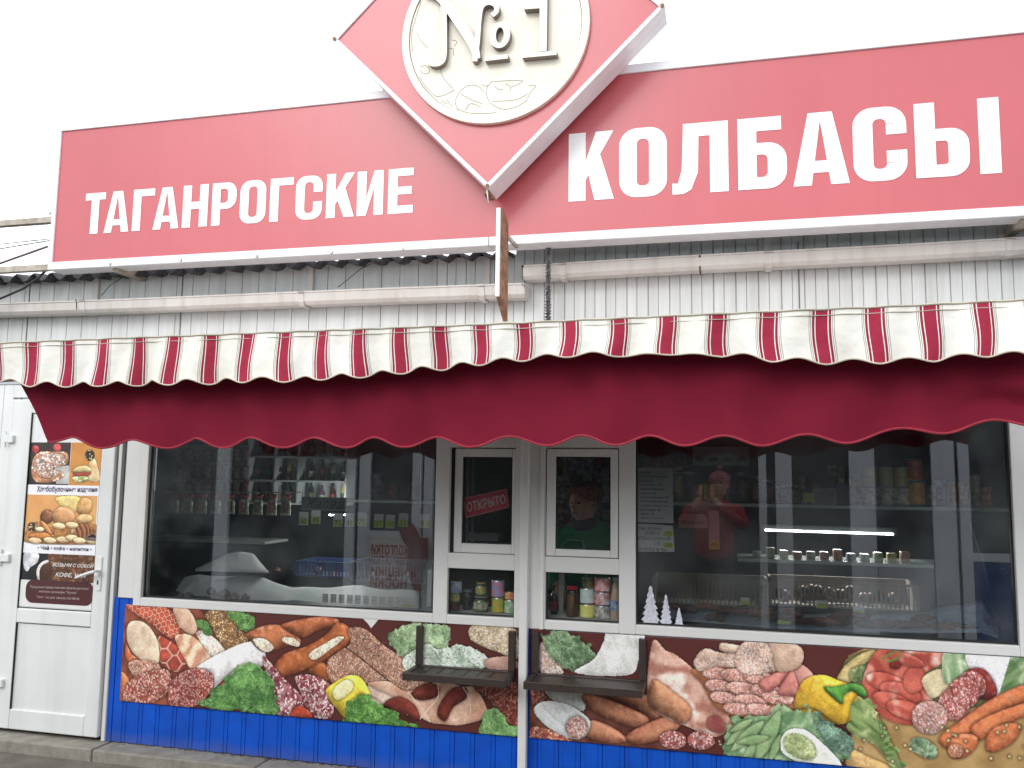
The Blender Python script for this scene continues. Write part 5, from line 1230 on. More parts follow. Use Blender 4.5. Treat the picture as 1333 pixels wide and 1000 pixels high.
# jars and cans
def lift(h, g=1.32): return ''.join('%02x' % min(255, int(int(h[i:i+2], 16)*g+8)) for i in (0, 2, 4))
def can(label, x, y, z, h, r, c1, c2, grp=None, name='food_can', cat='can', lid=None):
    g = thing(name, label, cat, (x, y, z), grp)
    b = MB(); b.lathe(x, y, [(r*.94, z), (r, z+.003), (r, z+h-.003), (r*.94, z+h)], 22); b.build('body', METAL, g, smooth=True)
    b = MB(); b.lathe(x, y, [(r*1.012, z+h*.07), (r*1.012, z+h*.93)], 22); b.build('label_band', mat('label_%s_%s' % (c1, c2), lift(c1), .4, .1, 38, col2=lift(c2), coat=.4), g, smooth=True)
    if lid: b = MB(); b.lathe(x, y, [(r*1.03, z+h), (r*1.03, z+h+.012)], 22); b.build('lid', mat('lid_'+lid, lid, .4), g)
    return g
def jar(label, x, y, z, h, r, fill, fill2, lidc, lab=None, grp=None):
    g = thing('glass_jar', label, 'jar', (x, y, z), grp)
    b = MB(); b.lathe(x, y, [(r*.85, z), (r, z+h*.06), (r, z+h*.72), (r*.8, z+h*.84), (r*.78, z+h*.88)], 22); b.build('glass', GLASSJ, g, smooth=True)
    b = MB(); b.lathe(x, y, [(r*.8, z+.003), (r*.92, z+h*.07), (r*.92, z+h*.68), (r*.7, z+h*.74)], 18); b.build('contents', mat('jar_fill_'+fill, lift(fill, 1.4), .5, .2, 45, col2=lift(fill2, 1.3)), g, smooth=True)
    b = MB(); b.lathe(x, y, [(r*.82, z+h*.885), (r*.84, z+h*.9), (r*.84, z+h)], 22); b.build('lid', mat('lid_'+lidc, lidc, .35, metal=.2), g, smooth=True)
    if lab: b = MB(); b.lathe(x, y, [(r*1.015, z+h*.2), (r*1.015, z+h*.6)], 22); b.build('label_band', mat('jlab_'+lab, lab, .5, .3, 50), g, smooth=True)
    return g
def J(px_, y0, y1, wpx, Y=.13):
    x_, z_ = at(px_, y0, Y); _, zt2 = at(px_, y1, Y); return x_, Y, .913, zt2-z_, wpx/248/2
zl_ = .913
def st(px_, y1, wpx, Y, zbot):      # stacked on top of zbot
    x_, zt2 = at(px_, y1, Y); return x_, Y, zbot, zt2-zbot, wpx/248/2
yr = .13
c_ = J(592, 796, 784, 14, yr); jar('low jar with red filling at the left end of the left hatch pane', *c_, 'b5523a', '7c2c20', 'b98c4a')
q = c_; q2 = st(592.5, 772, 13, yr, q[2]+q[3]+.001); can('golden yellow can stacked second from the bottom in the left hatch pane', *q2, 'c9a24c', '6f8a4a')
q3 = st(593.5, 756, 16, yr, q2[2]+q2[3]+.001); can('blue and white can on top of the stack at the left hatch pane', *q3, '6f86b8', 'd4d4dc')
jar('dark green jar of pickled greens in the left hatch pane', *J(608, 796, 770, 14, yr+.05), '3c4a34', '20281c', '8a9484', None)
c_ = J(626, 797, 776, 20, yr); can_ = jar('jar of pale green olives with cream label in the left hatch pane', *c_, '8c9468', '5c6440', '9aa084', 'd3d6bc')
q2 = st(626.5, 758, 15, yr, c_[2]+c_[3]+.001); jar('smaller jar with yellow tag on top of the olive jar', *q2, 'a8a888', '767a5c', 'c2b260', 'cfc874')
c_ = J(648, 798, 778, 16, yr); can('orange and green can beside the olive jar in the left hatch pane', *c_, 'd9852c', '5c9a3c')
q2 = st(648.5, 755, 17, yr, c_[2]+c_[3]+.001); can('blue can with red and white print on top of the orange can', *q2, '5f7cb4', 'c8685c')
c_ = J(664, 800, 782, 15, yr); can('green and white can at the right end of the left hatch pane', *c_, '5a9a48', 'e0dccc')
q2 = st(664.5, 770, 15, yr, c_[2]+c_[3]+.001); can('rusty red can on the green and white can', *q2, 'b8502c', 'dca070')
# right hatch
jar('tall jar with red lid and tomatoes in the right hatch pane', *J(745, 802, 762, 17, yr), '7a2c24', '3c4a24', 'c0283a', None)
c_ = J(764.5, 804, 786, 19, yr); can('yellow sweetcorn can in the right hatch pane', *c_, 'e3c93c', 'c2d08a')
q2 = st(764.5, 765, 18.5, yr, c_[2]+c_[3]+.001); can('pale white blue can above the sweetcorn can', *q2, 'c6d3d2', '8fb0a8')
q3 = st(765.5, 752, 15, yr, q2[2]+q2[3]+.001); can('small dark olive can on the very top in the right hatch pane', *q3, '5a5c34', '22281a')
c_ = J(784, 805, 788, 20, yr); can('white can with brown beans at the bottom of the right hatch stack', *c_, 'd6d0c4', '4a3a34')
q2 = st(784, 770, 20, yr, c_[2]+c_[3]+.001); can('can with red and black fruit label in the middle of the right hatch stack', *q2, 'dcdcd8', '9a2c34')
q3 = st(784, 751, 20, yr, q2[2]+q2[3]+.001); can('can with big red tomato on white at the top of the right hatch stack', *q3, 'e0ddd6', 'c2322c')
x_, z_ = at(801, 807, yr); g = thing('milk_bottle', 'cream coloured plastic bottle with blue band at the right end of the right hatch pane', 'bottle', (x_, yr, .913))
hb = at(801, 752, yr)[1]-.913; b = MB(); b.lathe(x_, yr, [(.024, .913), (.027, .92), (.027, .913+hb*.45), (.020, .913+hb*.65), (.012, .913+hb*.85), (.011, .913+hb*.92)], 20); b.build('body', mat('cream_drink', 'cdb69c', .35, .05, coat=.3), g, smooth=True)
b = MB(); b.lathe(x_, yr, [(.0278, .913+hb*.22), (.0278, .913+hb*.46)], 20); b.build('blue_band', mat('bottle_blue_band', '2c6cb8', .4, .3, 40, col2='c8dcec'), g, smooth=True)
b = MB(); b.lathe(x_, yr, [(.0125, .913+hb*.925), (.0125, .913+hb)], 16); b.build('cap', UPVC, g)
x_, z_ = at(721, 800, yr+.04); bottle('sauce_bottle', 'dark sauce bottle with red label at the left end of the right hatch pane', x_, yr+.04, .913, .15, .020, '22262c', None, lab='a8323a')
# open little casement seen behind the right pane
b = MB(); q0 = at(730, 806, .25); b.box(q0[0]-.012, q0[0]+.012, .25, .27, .913, 1.15); b.box(q0[0]-.08, q0[0]-.0121, .25, .27, 1.13, 1.15); tag(b.build('inner_casement', UPVC), 'white inner casement edge behind the right hatch pane', 'frame')

# goods on the long shelf behind the right window
zs_ = zsh+.001
def tub(label, qx, wpx, hpx, c1, c2, Y=.66, lid=None, zb_=None, grp='tubs on the right shelf'):
    x_, z_ = at(qx, 650, Y); r = wpx/222/2; h = hpx/222; return can(label, x_, Y, zb_ if zb_ is not None else zs_, h, r, c1, c2, grp, 'plastic_tub', 'tub', lid)
tub('yellow tub on the shelf in the right window', 1193, 20, 29, 'b98a24', '8a6418'); tub('orange tub stacked on the yellow tub in the right window', 1191, 18, 27, '94502c', '6a3420', zb_=zs_+29/222+.001)
for i, (qx, c1, c2) in enumerate(((1133, 'b4b4aa', '5a5a50'), (1154, 'a6aaa0', '4a4c44'), (1174, 'b0b0a4', '50504a'))):
    tub('white tub with dark print, %s of the three under smaller tubs in the right window' % ('left', 'middle', 'right')[i], qx, 18, 22, c1, c2)
    tub('dull green tub stacked %s in the row above the white tubs' % ('left', 'middle', 'right')[i], qx, 16, 24, '6c7a4c', '8a8458', zb_=zs_+22/222+.001)
def carton(name, label, qx, Y, w_, h, d, c1, c2, zb_, cat='box'):
    x_, _z = at(qx, 650, Y); g = thing(name, label, cat, (x_, Y, zb_)); b = MB(); b.box(x_-w_/2, x_+w_/2, Y, Y+d, zb_, zb_+h); b.build('carton', mat('carton_'+c1, c1, .5, .15, 20, col2=c2), g, bevel=.003)
    b = MB(); b.box(x_-w_*.35, x_+w_*.35, Y-.002, Y-.0003, zb_+h*.25, zb_+h*.75); b.build('print', mat('carton_'+c2, c2, .5, .2, 30), g); return g
carton('carton', 'pale pinkish carton on the right window shelf beside a lime tag', 1073, .6, .13, .09, .12, 'a8a098', '8c8480', zs_)
carton('carton', 'deep blue carton next to the pinkish carton in the right window', 1099, .62, .075, .115, .1, '26346c', '1c2650', zs_)
carton('carton', 'tall beige carton standing on the blue carton in the right window', 1096, .62, .035, .09, .06, 'a09c80', '6c6a58', zs_+.117)
carton('carton', 'white leaflet box high behind the blue carton in the right window', 1085, .8, .05, .055, .04, '9aa0a4', '6c7074', zs_+.16)
x_, z_ = at(1053, 645, .58); b = MB(); b.box(x_-.028, x_+.028, .58, .582, zs_+.01, zs_+.06); tag(b.build('lime_card', LIME), 'bright lime card on the right window shelf left of the pinkish carton', 'price tag')
for i, (qx, h, c1, c2) in enumerate(((866, .16, '8a6a24', 'b09040'), (884, .20, '7a5a24', 'c09a48'), (966, .17, '6a4430', '94603c'), (985, .15, '7c3c2c', 'a06040'), (1000, .13, '8a5030', '6c4428'), (1035, .10, '5a4a3c', '8a7a64'))):
    x_, _z = at(qx, 650, .68); jar(('amber jar', 'tall golden jar', 'brown jar', 'rust red jar', 'orange brown jar', 'low dark jar')[i]+' on the shelf of the right window', x_, .68, zs_, h, .034, c1, c2, '8a8474', None, 'jars on the right shelf')
for i, (qx, h, c1, c2) in enumerate(((490, .09, '6c6c74', '3c3c44'), (492, .07, '8a8a8c', '5c5c60'), (512, .10, '8a4a30', '6a3020'), (540, .10, '4a443c', '2c2c28'))):
    x_, _z = at(qx, 645, .68); zb_ = zshl+.001+(.091 if i == 1 else 0)
    can(('grey can', 'light grey can stacked on the grey can', 'rust orange can', 'dark can')[i]+' on the shelf of the left window', x_, .68, zb_, h, .036, c1, c2, 'cans on the left shelf')
random.seed(31)
GP = [('7a4a30', 'a8845c'), ('8c8c80', '4c4c44'), ('6c3030', 'a86c50'), ('8a7a34', 'c0a860'), ('44506c', '8890a4'), ('9a9488', '5c5448'), ('5c6c44', '9aa47c'), ('a0683c', '6c3c24')]
for k in range(17):
    qx = (910, 922, 934, 946, 957, 1010, 1020, 1045, 1062, 1113, 1122, 1213, 1227, 1241, 1256, 1271, 1286)[k]; c1, c2 = GP[(k*3) % 8]
    hh_ = random.uniform(.10, .17); x_, _z = at(qx, 650, .76)
    lbl = '%s pack standing on the long shelf of the right window' % ('dull coloured',)
    if k % 2: g = can('dull coloured tin on the back row of the long shelf in the right window', x_, .78, zs_, hh_, .026, c1, c2, 'tins on the back row of the right shelf')
    else: g = bag('snack_packet', 'dull coloured packet on the back row of the long shelf in the right window', x_, .80, zs_, .060, hh_, mat('pk_'+c1, lift(c1), .4, .3, 40, col2=c2), mat('pk_'+c2, lift(c2), .4, .3, 40, col2=c1), 'packets on the back row of the right shelf')
for k in range(12):
    qx = 985+k*17.5; c1, c2 = GP[(k*5+1) % 8]; x_, _z = at(qx, 700, .62); hh_ = random.uniform(.03, .055)
    b = MB(); b.box(x_-.022, x_+.022, .60, .66, z2+.001, z2+hh_); tag(b.build('cheese_pack', mat('pk_'+c1, lift(c1), .4, .3, 40, col2=c2), bevel=.004), 'small flat pack lying on the lower glass shelf of the right window', 'pack', 'flat packs on the lower glass shelf')
# loaf on the top shelf
x_, z_ = at(865, 605, .75); zl__ = z_-.04
sh('short upper shelf under the golden loaf in the right window', at(838, 612, .7)[0], at(905, 612, .7)[0], .7, zl__, .2)
b = MB(); b.tube([(x_-.13, .8, zl__+.05), (x_-.11, .8, zl__+.052), (x_, .8, zl__+.055), (x_+.11, .8, zl__+.052), (x_+.13, .8, zl__+.05)], [.015, .042, .050, .042, .015], 14); tag(b.build('loaf', mat('golden_crust', '8f6a34', .6, .25, 20, col2='5c3c18'), smooth=True), 'long golden loaf on the upper shelf of the right window', 'bread')
# picture card on wall
x0_, z0_ = at(902, 606, .5); x1_, z1_ = at(975, 582, .5)
b = MB(); b.box(x0_, x1_, .5, .502, z0_, z1_); t_ = b.build('product_card', mat('card_grey', '8e9898', .5)); tag(t_, 'wide greyish picture card of dark dishes hanging high in the right window', 'card')
for k in range(4):
    xx_ = x0_+(x1_-x0_)*(.12+.25*k); b = MB(); b.prism(ell(xx_, z0_+.035, .026, .014), .4975, .4995); b.build('dish_picture', mat('dish_dark', '3a3c3c', .5, .3, 40), t_)
# papers on the glass
def sheet(name, label, q, Y, m, lines, cat='notice'):
    b = MB(); b.prism(q, Y, Y+.0012); t_ = b.build(name, m); tag(t_, label, cat); return t_
x0_, z0_ = at(829, 680, .012); x1_, z1_ = at(876, 609, .012)
t_ = sheet('paper_notice', 'white typed notice stuck inside the left edge of the right window', rectq(x0_+.003, x1_, z0_, z1_), .012, PAPER, 0)
b = MB(); yy = z1_-.02; random.seed(2)
for s_ in ('УВАЖАЕМЫЕ', 'ПОКУПАТЕЛИ! в продаже', 'колбасы 35', '- сардельки - 240', '- шпикачки молочные', '- сосиски 190', '- ветчина домашняя 290', '- колбаса вареная 210', '- сервелат зимний 330', 'сало соленое 180', '- паштет 90', 'спасибо за покупку'):
    w_ = len(s_)*.0066; put_text(b, s_, rectq(x0_+.012, min(x0_+.012+w_, x1_-.01), yy-.012, yy), .0105); yy -= .0205
b.build('lettering', INK, t_)
x0_, z0_ = at(829, 718, .012); x1_, z1_ = at(878, 683, .012)
t_ = sheet('price_list', 'handwritten white price list with lime price spots under the typed notice', [(x0_+.003, z0_), (x1_, z0_+.004), (x1_-.008, z1_-.006), (x0_+.07, z1_), (x0_+.003, z1_)], .012, PAPER, 0)
b = MB(); put_text(b, 'СЫР ДОМАШ', rectq(x0_+.012, x0_+.12, z1_-.032, z1_-.014), .0105); put_text(b, 'БОМБОН', rectq(x0_+.04, x0_+.115, z1_-.054, z1_-.036), .0105); put_text(b, 'КОЛБАСА ДОМАШНЯЯ', rectq(x0_+.006, x1_-.02, z1_-.082, z1_-.062), .0105); put_text(b, '1 КГ', rectq(x0_+.09, x0_+.12, z1_-.102, z1_-.086), .0105); put_text(b, 'ЗАКАЗ 8-961', rectq(x0_+.008, x0_+.15, z0_+.006, z0_+.022), .0105); b.build('lettering', INK, t_)
for (u, v, s_) in ((.155, .045, '270'), (.155, .100, '260')):
    b = MB(); b.prism(ell(x0_+u, z1_-v, .026, .014), .0100, .0112); ls = b.build('lime_spot', LIME, t_); b = MB(); put_text(b, s_, rectq(x0_+u-.017, x0_+u+.017, z1_-v-.009, z1_-v+.009), .0092); b.build('figures', INK, t_)
# hanging price cards in front of the shelf
x0_, z0_ = at(883, 687, .35); x1_, z1_ = at(921, 670, .35)
t_ = sheet('hanging_card', 'brownish eight sided card hanging on a thread in the right window', [(x0_, z0_), (x1_, z0_), (x1_, z1_-.02), (x1_-.02, z1_), (x0_+.02, z1_), (x0_, z1_-.02)], .35, mat('brown_card', 'a58a78', .6), 0, 'card')
b = MB(); put_text(b, 'Козинаки', rectq(x0_+.02, x1_-.02, z0_+.02, z0_+.045), .3485, shear=.2); b.build('lettering', INK, t_)
b = MB(); b.tube([((x0_+x1_)/2, .351, z1_), ((x0_+x1_)/2, .351, z1_+.14)], .0012, 5); b.build('thread', PALEC, t_)
x0_, z0_ = at(923, 715, .3); x1_, z1_ = at(936, 665, .3)
t_ = sheet('price_strip', 'narrow reddish strip with yellow 45 price hanging in the right window', rectq(x0_, x1_, z0_, z1_), .3, mat('pinkish_strip', 'b98a86', .6), 0, 'price tag')
b = MB(); b.box(x0_+.001, x1_-.001, .2975, .299, z0_+.001, z0_+.045); b.build('yellow_spot', mat('yellow_spot', 'd8b23c', .6), t_)
b = MB(); put_text(b, '45', rectq(x0_+.008, x1_-.008, z0_+.012, z0_+.036), .2965); b.build('figures', INK, t_)
# white tree stickers on the right window
def firtree(label, qx, qyb, qyt, wpx):
    x_, z0_ = at(qx, qyb, -.008); _, z1_ = at(qx, qyt, -.008); w_ = wpx/256; h = z1_-z0_; n = 7; Lp, Rp = [], []
    for k in range(n):
        v0 = k/n; v1 = (k+1)/n; wb = w_/2*(1-v0)**.85; wi = w_/2*(1-v1)**.85*.72
        Lp += [(x_-wb*(1+.05*math.sin(k*3)), z0_+h*v0*.97), (x_-wb*.8, z0_+h*(v0+.045)), (x_-wi, z0_+h*(v0+.10))]
        Rp += [(x_+wb*(1+.05*math.cos(k*2)), z0_+h*v0*.97), (x_+wb*.8, z0_+h*(v0+.045)), (x_+wi, z0_+h*(v0+.10))]
    b = MB(); b.prism(Lp+[(x_, z1_)]+Rp[::-1], -.0035, -.0025)
    tag(b.build('tree_sticker', mat('snowy_white_film', 'dfe3ef', .5, .16, 60)), label, 'sticker', 'white fir tree window stickers')
firtree('largest white fir tree sticker at the lower left of the right window', 847, 815, 760, 27); firtree('middle sized white fir tree sticker between its larger and smaller fellows', 867, 816, 772, 18); firtree('smallest white fir tree sticker at the foot of the right window', 884, 817, 790, 13)
# crimson OPEN sign in the left sash
q = [at(606, 675, .05), at(663, 661, .05), at(660, 636, .05), at(603, 648, .05)]
b = MB(); b.prism(q, .05, .053); t_ = b.build('open_sign', mat('open_sign_red', 'd02c3c', .4, .05)); tag(t_, 'tilted red ОТКРЫТО sign inside the left serving sash', 'sign')
def lerpq(q, u, v): return ((q[0][0]*(1-u)+q[1][0]*u)*(1-v)+(q[3][0]*(1-u)+q[2][0]*u)*v, (q[0][1]*(1-u)+q[1][1]*u)*(1-v)+(q[3][1]*(1-u)+q[2][1]*u)*v)
b = MB(); put_text(b, 'ОТКРЫТО', [lerpq(q, .06, .26), lerpq(q, .94, .26), lerpq(q, .94, .74), lerpq(q, .06, .74)], .0475, bold=.02)
for k in range(4):
    cs = [lerpq(q, *c_) for c_ in ((.02, .04), (.98, .04), (.98, .96), (.02, .96))]; a_, c2_ = cs[k], cs[(k+1) % 4]; b.tube([(a_[0], .0485, a_[1]), (c2_[0], .0485, c2_[1])], .0012, 4)
b.build('lettering', mat('sign_pale_ink', 'fbf2ee', .5), t_)
b = MB(); b.box(at(606, 720, .4)[0], at(648, 700, .4)[0], .40, .55, at(620, 704, .4)[1], at(620, 694, .4)[1]); tag(b.build('white_box', mat('dull_white', '8a9294', .5)), 'flat whitish box on the table behind the left sash', 'box')
b = MB(); [b.box(at(qx, 650, .2)[0]-.005, at(qx, 650, .2)[0]+.007, .2, .21, 1.2, 1.95) for qx in (608, 615)]; tag(b.build('sash_blind_cord', mat('dull_white', '8a9294', .5)), 'pale vertical strips of the raised blind behind the left sash', 'blind')
# papered partition behind the right sash
x0_, x1_ = at(716, 650, .95)[0], at(822, 650, .95)[0]; z0_, z1_ = 1.25, at(760, 590, .95)[1]+.05
part = thing('papered_board', 'board covered in magazine pages behind the right serving sash', 'board', ((x0_+x1_)/2, .95, z0_))
b = MB(); b.box(x0_, x1_, .95, .97, z0_-.3, z1_); b.build('board', mat('newsprint', 'c2c6d0', .7, .4, 28, col2='6a6c78'), part)
random.seed(9); CC = ['d8d8e0', 'bcbcc8', 'd4c070', 'bc6470', '9c9cac', '6a6a76', 'd0d4dc', 'aa8a7c']
for k in range(34):
    cx_, cz_ = random.uniform(x0_+.03, x1_-.03), random.uniform(z0_, z1_-.04); w_, h_ = random.uniform(.015, .045), random.uniform(.015, .05); a_ = random.uniform(-.2, .2)
    if k == 0: cx_, cz_, w_, h_ = at(732, 607, .95)+(.05, .05); 
    if k == 1: cx_, cz_, w_, h_ = at(785, 602, .95)+(.045, .035)
    pq = [(cx_+sx*w_*math.cos(a_)-sz*h_*math.sin(a_), cz_+sx*w_*math.sin(a_)+sz*h_*math.cos(a_)) for sx, sz in ((-1, -1), (1, -1), (1, 1), (-1, 1))]
    col_ = 'b4a050' if k == 0 else 'a84450' if k == 1 else CC[k % 8]
    b = MB(); b.prism(pq, .946-.0007*(k % 5), .949-.0007*(k % 5)); b.build('pinned_page', mat('page_'+col_, col_, .6, .45, 60, col2='2c2c34'), part)

# dark red spiky tinsel star at the right
g = thing('tinsel_star', 'dark plum spiky tinsel star at the right edge of the right window', 'decoration', at3(1316, 700, .22))
for (qx, qy) in ((1318, 682), (1322, 738)):
    x_, z_ = at(qx, qy, .22); b = MB()
    for k in range(14):
        a_ = k*2*PI/14+.2; L_ = .05+.04*((k*7) % 5)/5; dx, dz = math.cos(a_), math.sin(a_)
        b.add([(x_-dz*.008, .22, z_+dx*.008), (x_+dz*.008, .22, z_-dx*.008), (x_+dx*L_, .19+.01*(k % 3), z_+dz*L_)], [(0, 1, 2)])
    b.build('spiky_leaf', mat('plum_foil', '3a1626', .35, .3, metal=.3), g, solid=.002)
# power cables inside at the right corner
b = MB(); pts = [at(1262, 680, .5), at(1280, 730, .45), at(1292, 790, .4), at(1304, 828, .35)]; b.tube([(x_, .5-.05*k, z_) for k, (x_, z_) in enumerate(pts)], .004, 6); tag(b.build('inner_cable', BLACKC), 'thin black cable sloping down in the right corner of the right window', 'cable')
# strip lamp in the counter
x0_, z0_ = at(996, 690, .95); x1_, z1_ = at(1163, 695.5, .95)
lamp = thing('strip_lamp', 'lit white tube lamp across the middle of the right window', 'lamp', ((x0_+x1_)/2, .95, z0_))
b = MB(); b.tube([(x0_, .95, z0_), (x1_, .95, z1_)], .0055, 10); b.build('tube', TUBE_ON, lamp)
def glow(parent, x, y, z, e, sx, c=(1, .98, .93)):
    l = bpy.data.lights.new('lamp_light', 'AREA'); l.shape = 'RECTANGLE'; l.size = sx; l.size_y = .03; l.energy = e; l.color = c
    o = bpy.data.objects.new('lamp_light', l); COL.objects.link(o); o.parent = parent; q = ORIG[parent.name]; o.location = (x-q.x, y-q.y, z-q.z); o.rotation_euler = (R(-25), 0, 0); return o
glow(lamp, (x0_+x1_)/2, .94, z0_-.02, 6, .6)
b = MB(); b.box(x0_-.02, x1_+.02, .962, .985, z0_-.012, z0_+.03); b.build('holder', mat('lamp_holder', '2c3030', .4), lamp)
for k, (qx, w_) in enumerate(((432, 9), (450, 6))):
    x_, z_ = at(qx, 670.5, .78); b = MB(); b.tube([(x_-w_/450, .78, z_), (x_+w_/450, .78, z_)], .004, 8); t_ = b.build('small_lamp', TUBE_ON); tag(t_, ('wider' if k == 0 else 'narrower')+' small lit lamp glowing above the price tags of the left window', 'lamp')
    l = bpy.data.lights.new('lamp_light', 'POINT'); l.energy = 3; l.shadow_soft_size = .03; l.color = (1, .98, .93); o = bpy.data.objects.new('lamp_light', l); COL.objects.link(o); o.parent = t_; o.location = (0, -.02, .02)

# hanging string with hook in left window
b = MB(); q0 = at(547, 580, .1); q1 = at(548, 655, .1); b.tube([(q0[0], .1, q0[1]), (q0[0]+.006, .1, (q0[1]+q1[1])/2), (q1[0], .1, q1[1]), (q1[0]-.012, .1, q1[1]-.02), (q1[0]+.012, .1, q1[1]-.022), (q1[0], .1, q1[1])], .0018, 5); tag(b.build('string', PALEC), 'pale string with a loop hanging inside the right end of the left window', 'string')
# open casement of the left window's inner side
b = MB(); q0 = at(558, 795, .2); b.box(q0[0]-.012, q0[0]+.012, .2, .22, .913, at(558, 742, .2)[1]); tag(b.build('inner_casement', UPVC), 'short white inner casement edge at the right end of the left window', 'frame')

# ================================================================== CABLES AND WIRES
def cable(label, pts, r, m, name='cable', grp=None):
    P_ = [Vector(p_) for p_ in pts]; out = []
    for k in range(len(P_)-1):
        for j in range(8):
            t = j/8; q = P_[k].lerp(P_[k+1], t); q.z -= .0; out.append(q)
    out.append(P_[-1]); b = MB(); b.tube(out, r, 6); tag(b.build(name, m, smooth=True), label, name.replace('_', ' '), grp)
cable('thick brownish cable running into the left end of the sign', [at3(-260, 440, -.05), at3(0, 343, -.1), at3(62, 321, -.15)], .007, mat('brown_cable', '6f5f5c', .5))
cable('upper of two thin dark cables ending behind the left end of the sign', [at3(-200, 330, .4), at3(0, 318, .3), at3(66, 311, .2)], .003, BLACKC)
cable('lower of two thin dark cables ending behind the left end of the sign', [at3(-200, 345, .4), at3(0, 324, .3), at3(66, 313, .2)], .0035, BLACKC)
cable('black cable hanging from under the left sign corner past the gutter', [at3(-120, 430, -.2), at3(-40, 404, -.2), at3(0, 389, -.2), at3(30, 376, -.2), at3(50, 362, -.2), at3(62, 350, -.2)], .007, BLACKC)
cable('short thin wire looping from the bracket to the gutter', [at3(160, 361, -.05), at3(143, 372, -.06), at3(132, 385, -.09)], .0022, BLACKC, 'wire')
cable('thin wire slanting down from the roof edge left of the blade sign', [at3(505, 333, -.1), at3(470, 350, -.07), at3(440, 374, -.09)], .0020, BLACKC, 'wire')
for k, (a_, c_, Y0, Y1) in enumerate((((0, 259), (66, 272), 4, 3), ((0, 268), (60, 300), 5, 4), ((0, 300), (60, 318), 6, 5), ((0, 328), (50, 346), 6, 5), ((18, 290), (56, 345), 7, 6), ((0, 275), (40, 330), 7, 6), ((0, 205), (48, 212), 6, 6))):
    dx, dy = c_[0]-a_[0], c_[1]-a_[1]
    cable('faint pale overhead wire in the sky left of the sign', [at3(a_[0]-dx*2, a_[1]-dy*2, Y0), at3(*a_, Y0), at3(*c_, Y1), at3(c_[0]+dx*1.2, c_[1]+dy*1.2, Y1)], .0045, PALEC, 'overhead_wire', 'faint overhead wires')
# debris at the foot of the wall
random.seed(21); b = MB()
for k in range(420):
    x_ = random.choice([random.uniform(-3.3, 1.2), random.gauss(-2.3, .35)]); y_ = -.012-abs(random.gauss(0, .016)); r0 = random.uniform(.002, .006); z_ = KT+r0*.4
    b.add([(x_+random.uniform(-1, 1)*r0, y_+random.uniform(-1, 1)*r0, z_+random.uniform(-.6, 1)*r0) for _ in range(5)], [(0, 1, 2), (1, 2, 3), (2, 3, 4), (0, 3, 4), (0, 1, 4)])
tag(b.build('wall_foot_grit', mat('grit', '5c5248', .9, .4, 80)), kind='stuff')
b = MB()
for k in range(900):
    x_ = random.uniform(-5.5, 3); y_ = -.17-abs(random.gauss(0, .35)); r0 = random.uniform(.0015, .005); z_ = GZ+r0*.3
    b.add([(x_+random.uniform(-1, 1)*r0, y_+random.uniform(-1, 1)*r0, z_+random.uniform(-.6, 1)*r0) for _ in range(4)], [(0, 1, 2), (1, 2, 3), (0, 2, 3), (0, 1, 3)])
tag(b.build('road_grit', mat('road_grit_m', '8a857a', .9, .4, 80)), kind='stuff')
def stone(label, px_, py_, r0, c1, Y):
    x_, _z = at(px_, py_, Y); b = MB(); b.lathe(x_, Y, [(r0*.6, KT-.004), (r0, KT+r0*.3), (r0*.8, KT+r0*.75), (r0*.3, KT+r0)], 9); o = b.build('stone', mat('stone_'+c1, c1, .9, .3, 30, bump=.5), smooth=True)
    for v in o.data.vertices: v.co *= random.uniform(.88, 1.1)
    tag(o, label, 'stone')
stone('dark rounded stone on the kerb, left one of the pair near the white post', 556, 993, .036, '55524e', -.07); stone('dark rounded stone on the kerb, right one of the pair near the white post', 611, 990, .036, '4f4c48', -.07)
x_, _z = at(526, 994, -.08); b = MB(); b.prism([(x_-.02, KT), (x_+.015, KT+.002), (x_+.02, KT+.03), (x_-.005, KT+.022)], -.085, -.075); tag(b.build('paper_scrap', PAPER), 'small crumpled white paper scrap on the kerb', 'litter')
q0 = at(372, 1000, -.17); b = MB(); xx0, xx1 = q0[0]-.02, q0[0]+.62
for r in ((xx0, xx1, -.20, -.18), (xx0, xx1, -.62, -.60), (xx0, xx0+.02, -.60, -.20), (xx1-.02, xx1, -.60, -.20)): b.box(r[0], r[1], r[2], r[3], GZ-.02, GZ+.012)
tag(b.build('drain_frame', RUST), 'rusty square iron drain frame in the asphalt below the kerb', 'drain')

# ================================================================== KIOSK ACROSS THE LANE (seen reflected in the windows)
OY = -5.0; VYY = 5.06
ox = lambda px_: at(px_, 660, VYY)[0]
opp = thing('opposite_kiosk', 'white framed kiosk across the lane with blue base, seen reflected in the windows', 'kiosk', (0, OY-.6, GZ))
WH = mat('opposite_white', 'e3e9ee', .5, .04); DK = mat('opposite_dark_glass', '3f4a4d', .5, .3, .6, col2='20272a')
b = MB(); b.box(-7, 7, OY-2.2, OY-.06, GZ, 2.32); b.build('body', DK, opp)
b = MB(); b.box(-7.2, 7.2, OY-2.3, OY+.06, 2.401, 2.47); b.build('roof', WH, opp, bevel=.01)
b = MB()
for (a_, c_) in ((283, 300), (452, 464), (469, 483), (538, 550), (553, 565), (700, 716), (988, 998), (1010, 1031), (1106, 1139), (1213, 1243), (1248, 1262), (1420, 1450)):
    b.box(ox(a_), ox(c_), OY-.05, OY, GZ, 2.4)
b.box(-7, 7, OY-.05, OY-.002, 2.25, 2.4)
b.box(ox(483), ox(538), OY-.05, OY-.004, .90, .98); b.box(ox(1262), ox(1420), OY-.05, OY-.004, .86, .94)
b.build('window_frame', WH, opp)
b = MB(); b.box(ox(483)+.001, ox(538)-.001, OY-.05, OY-.01, GZ, .899); sp = b.build('sign_board', mat('opp_board', 'f0ede8', .6, .05), opp)
b = MB()
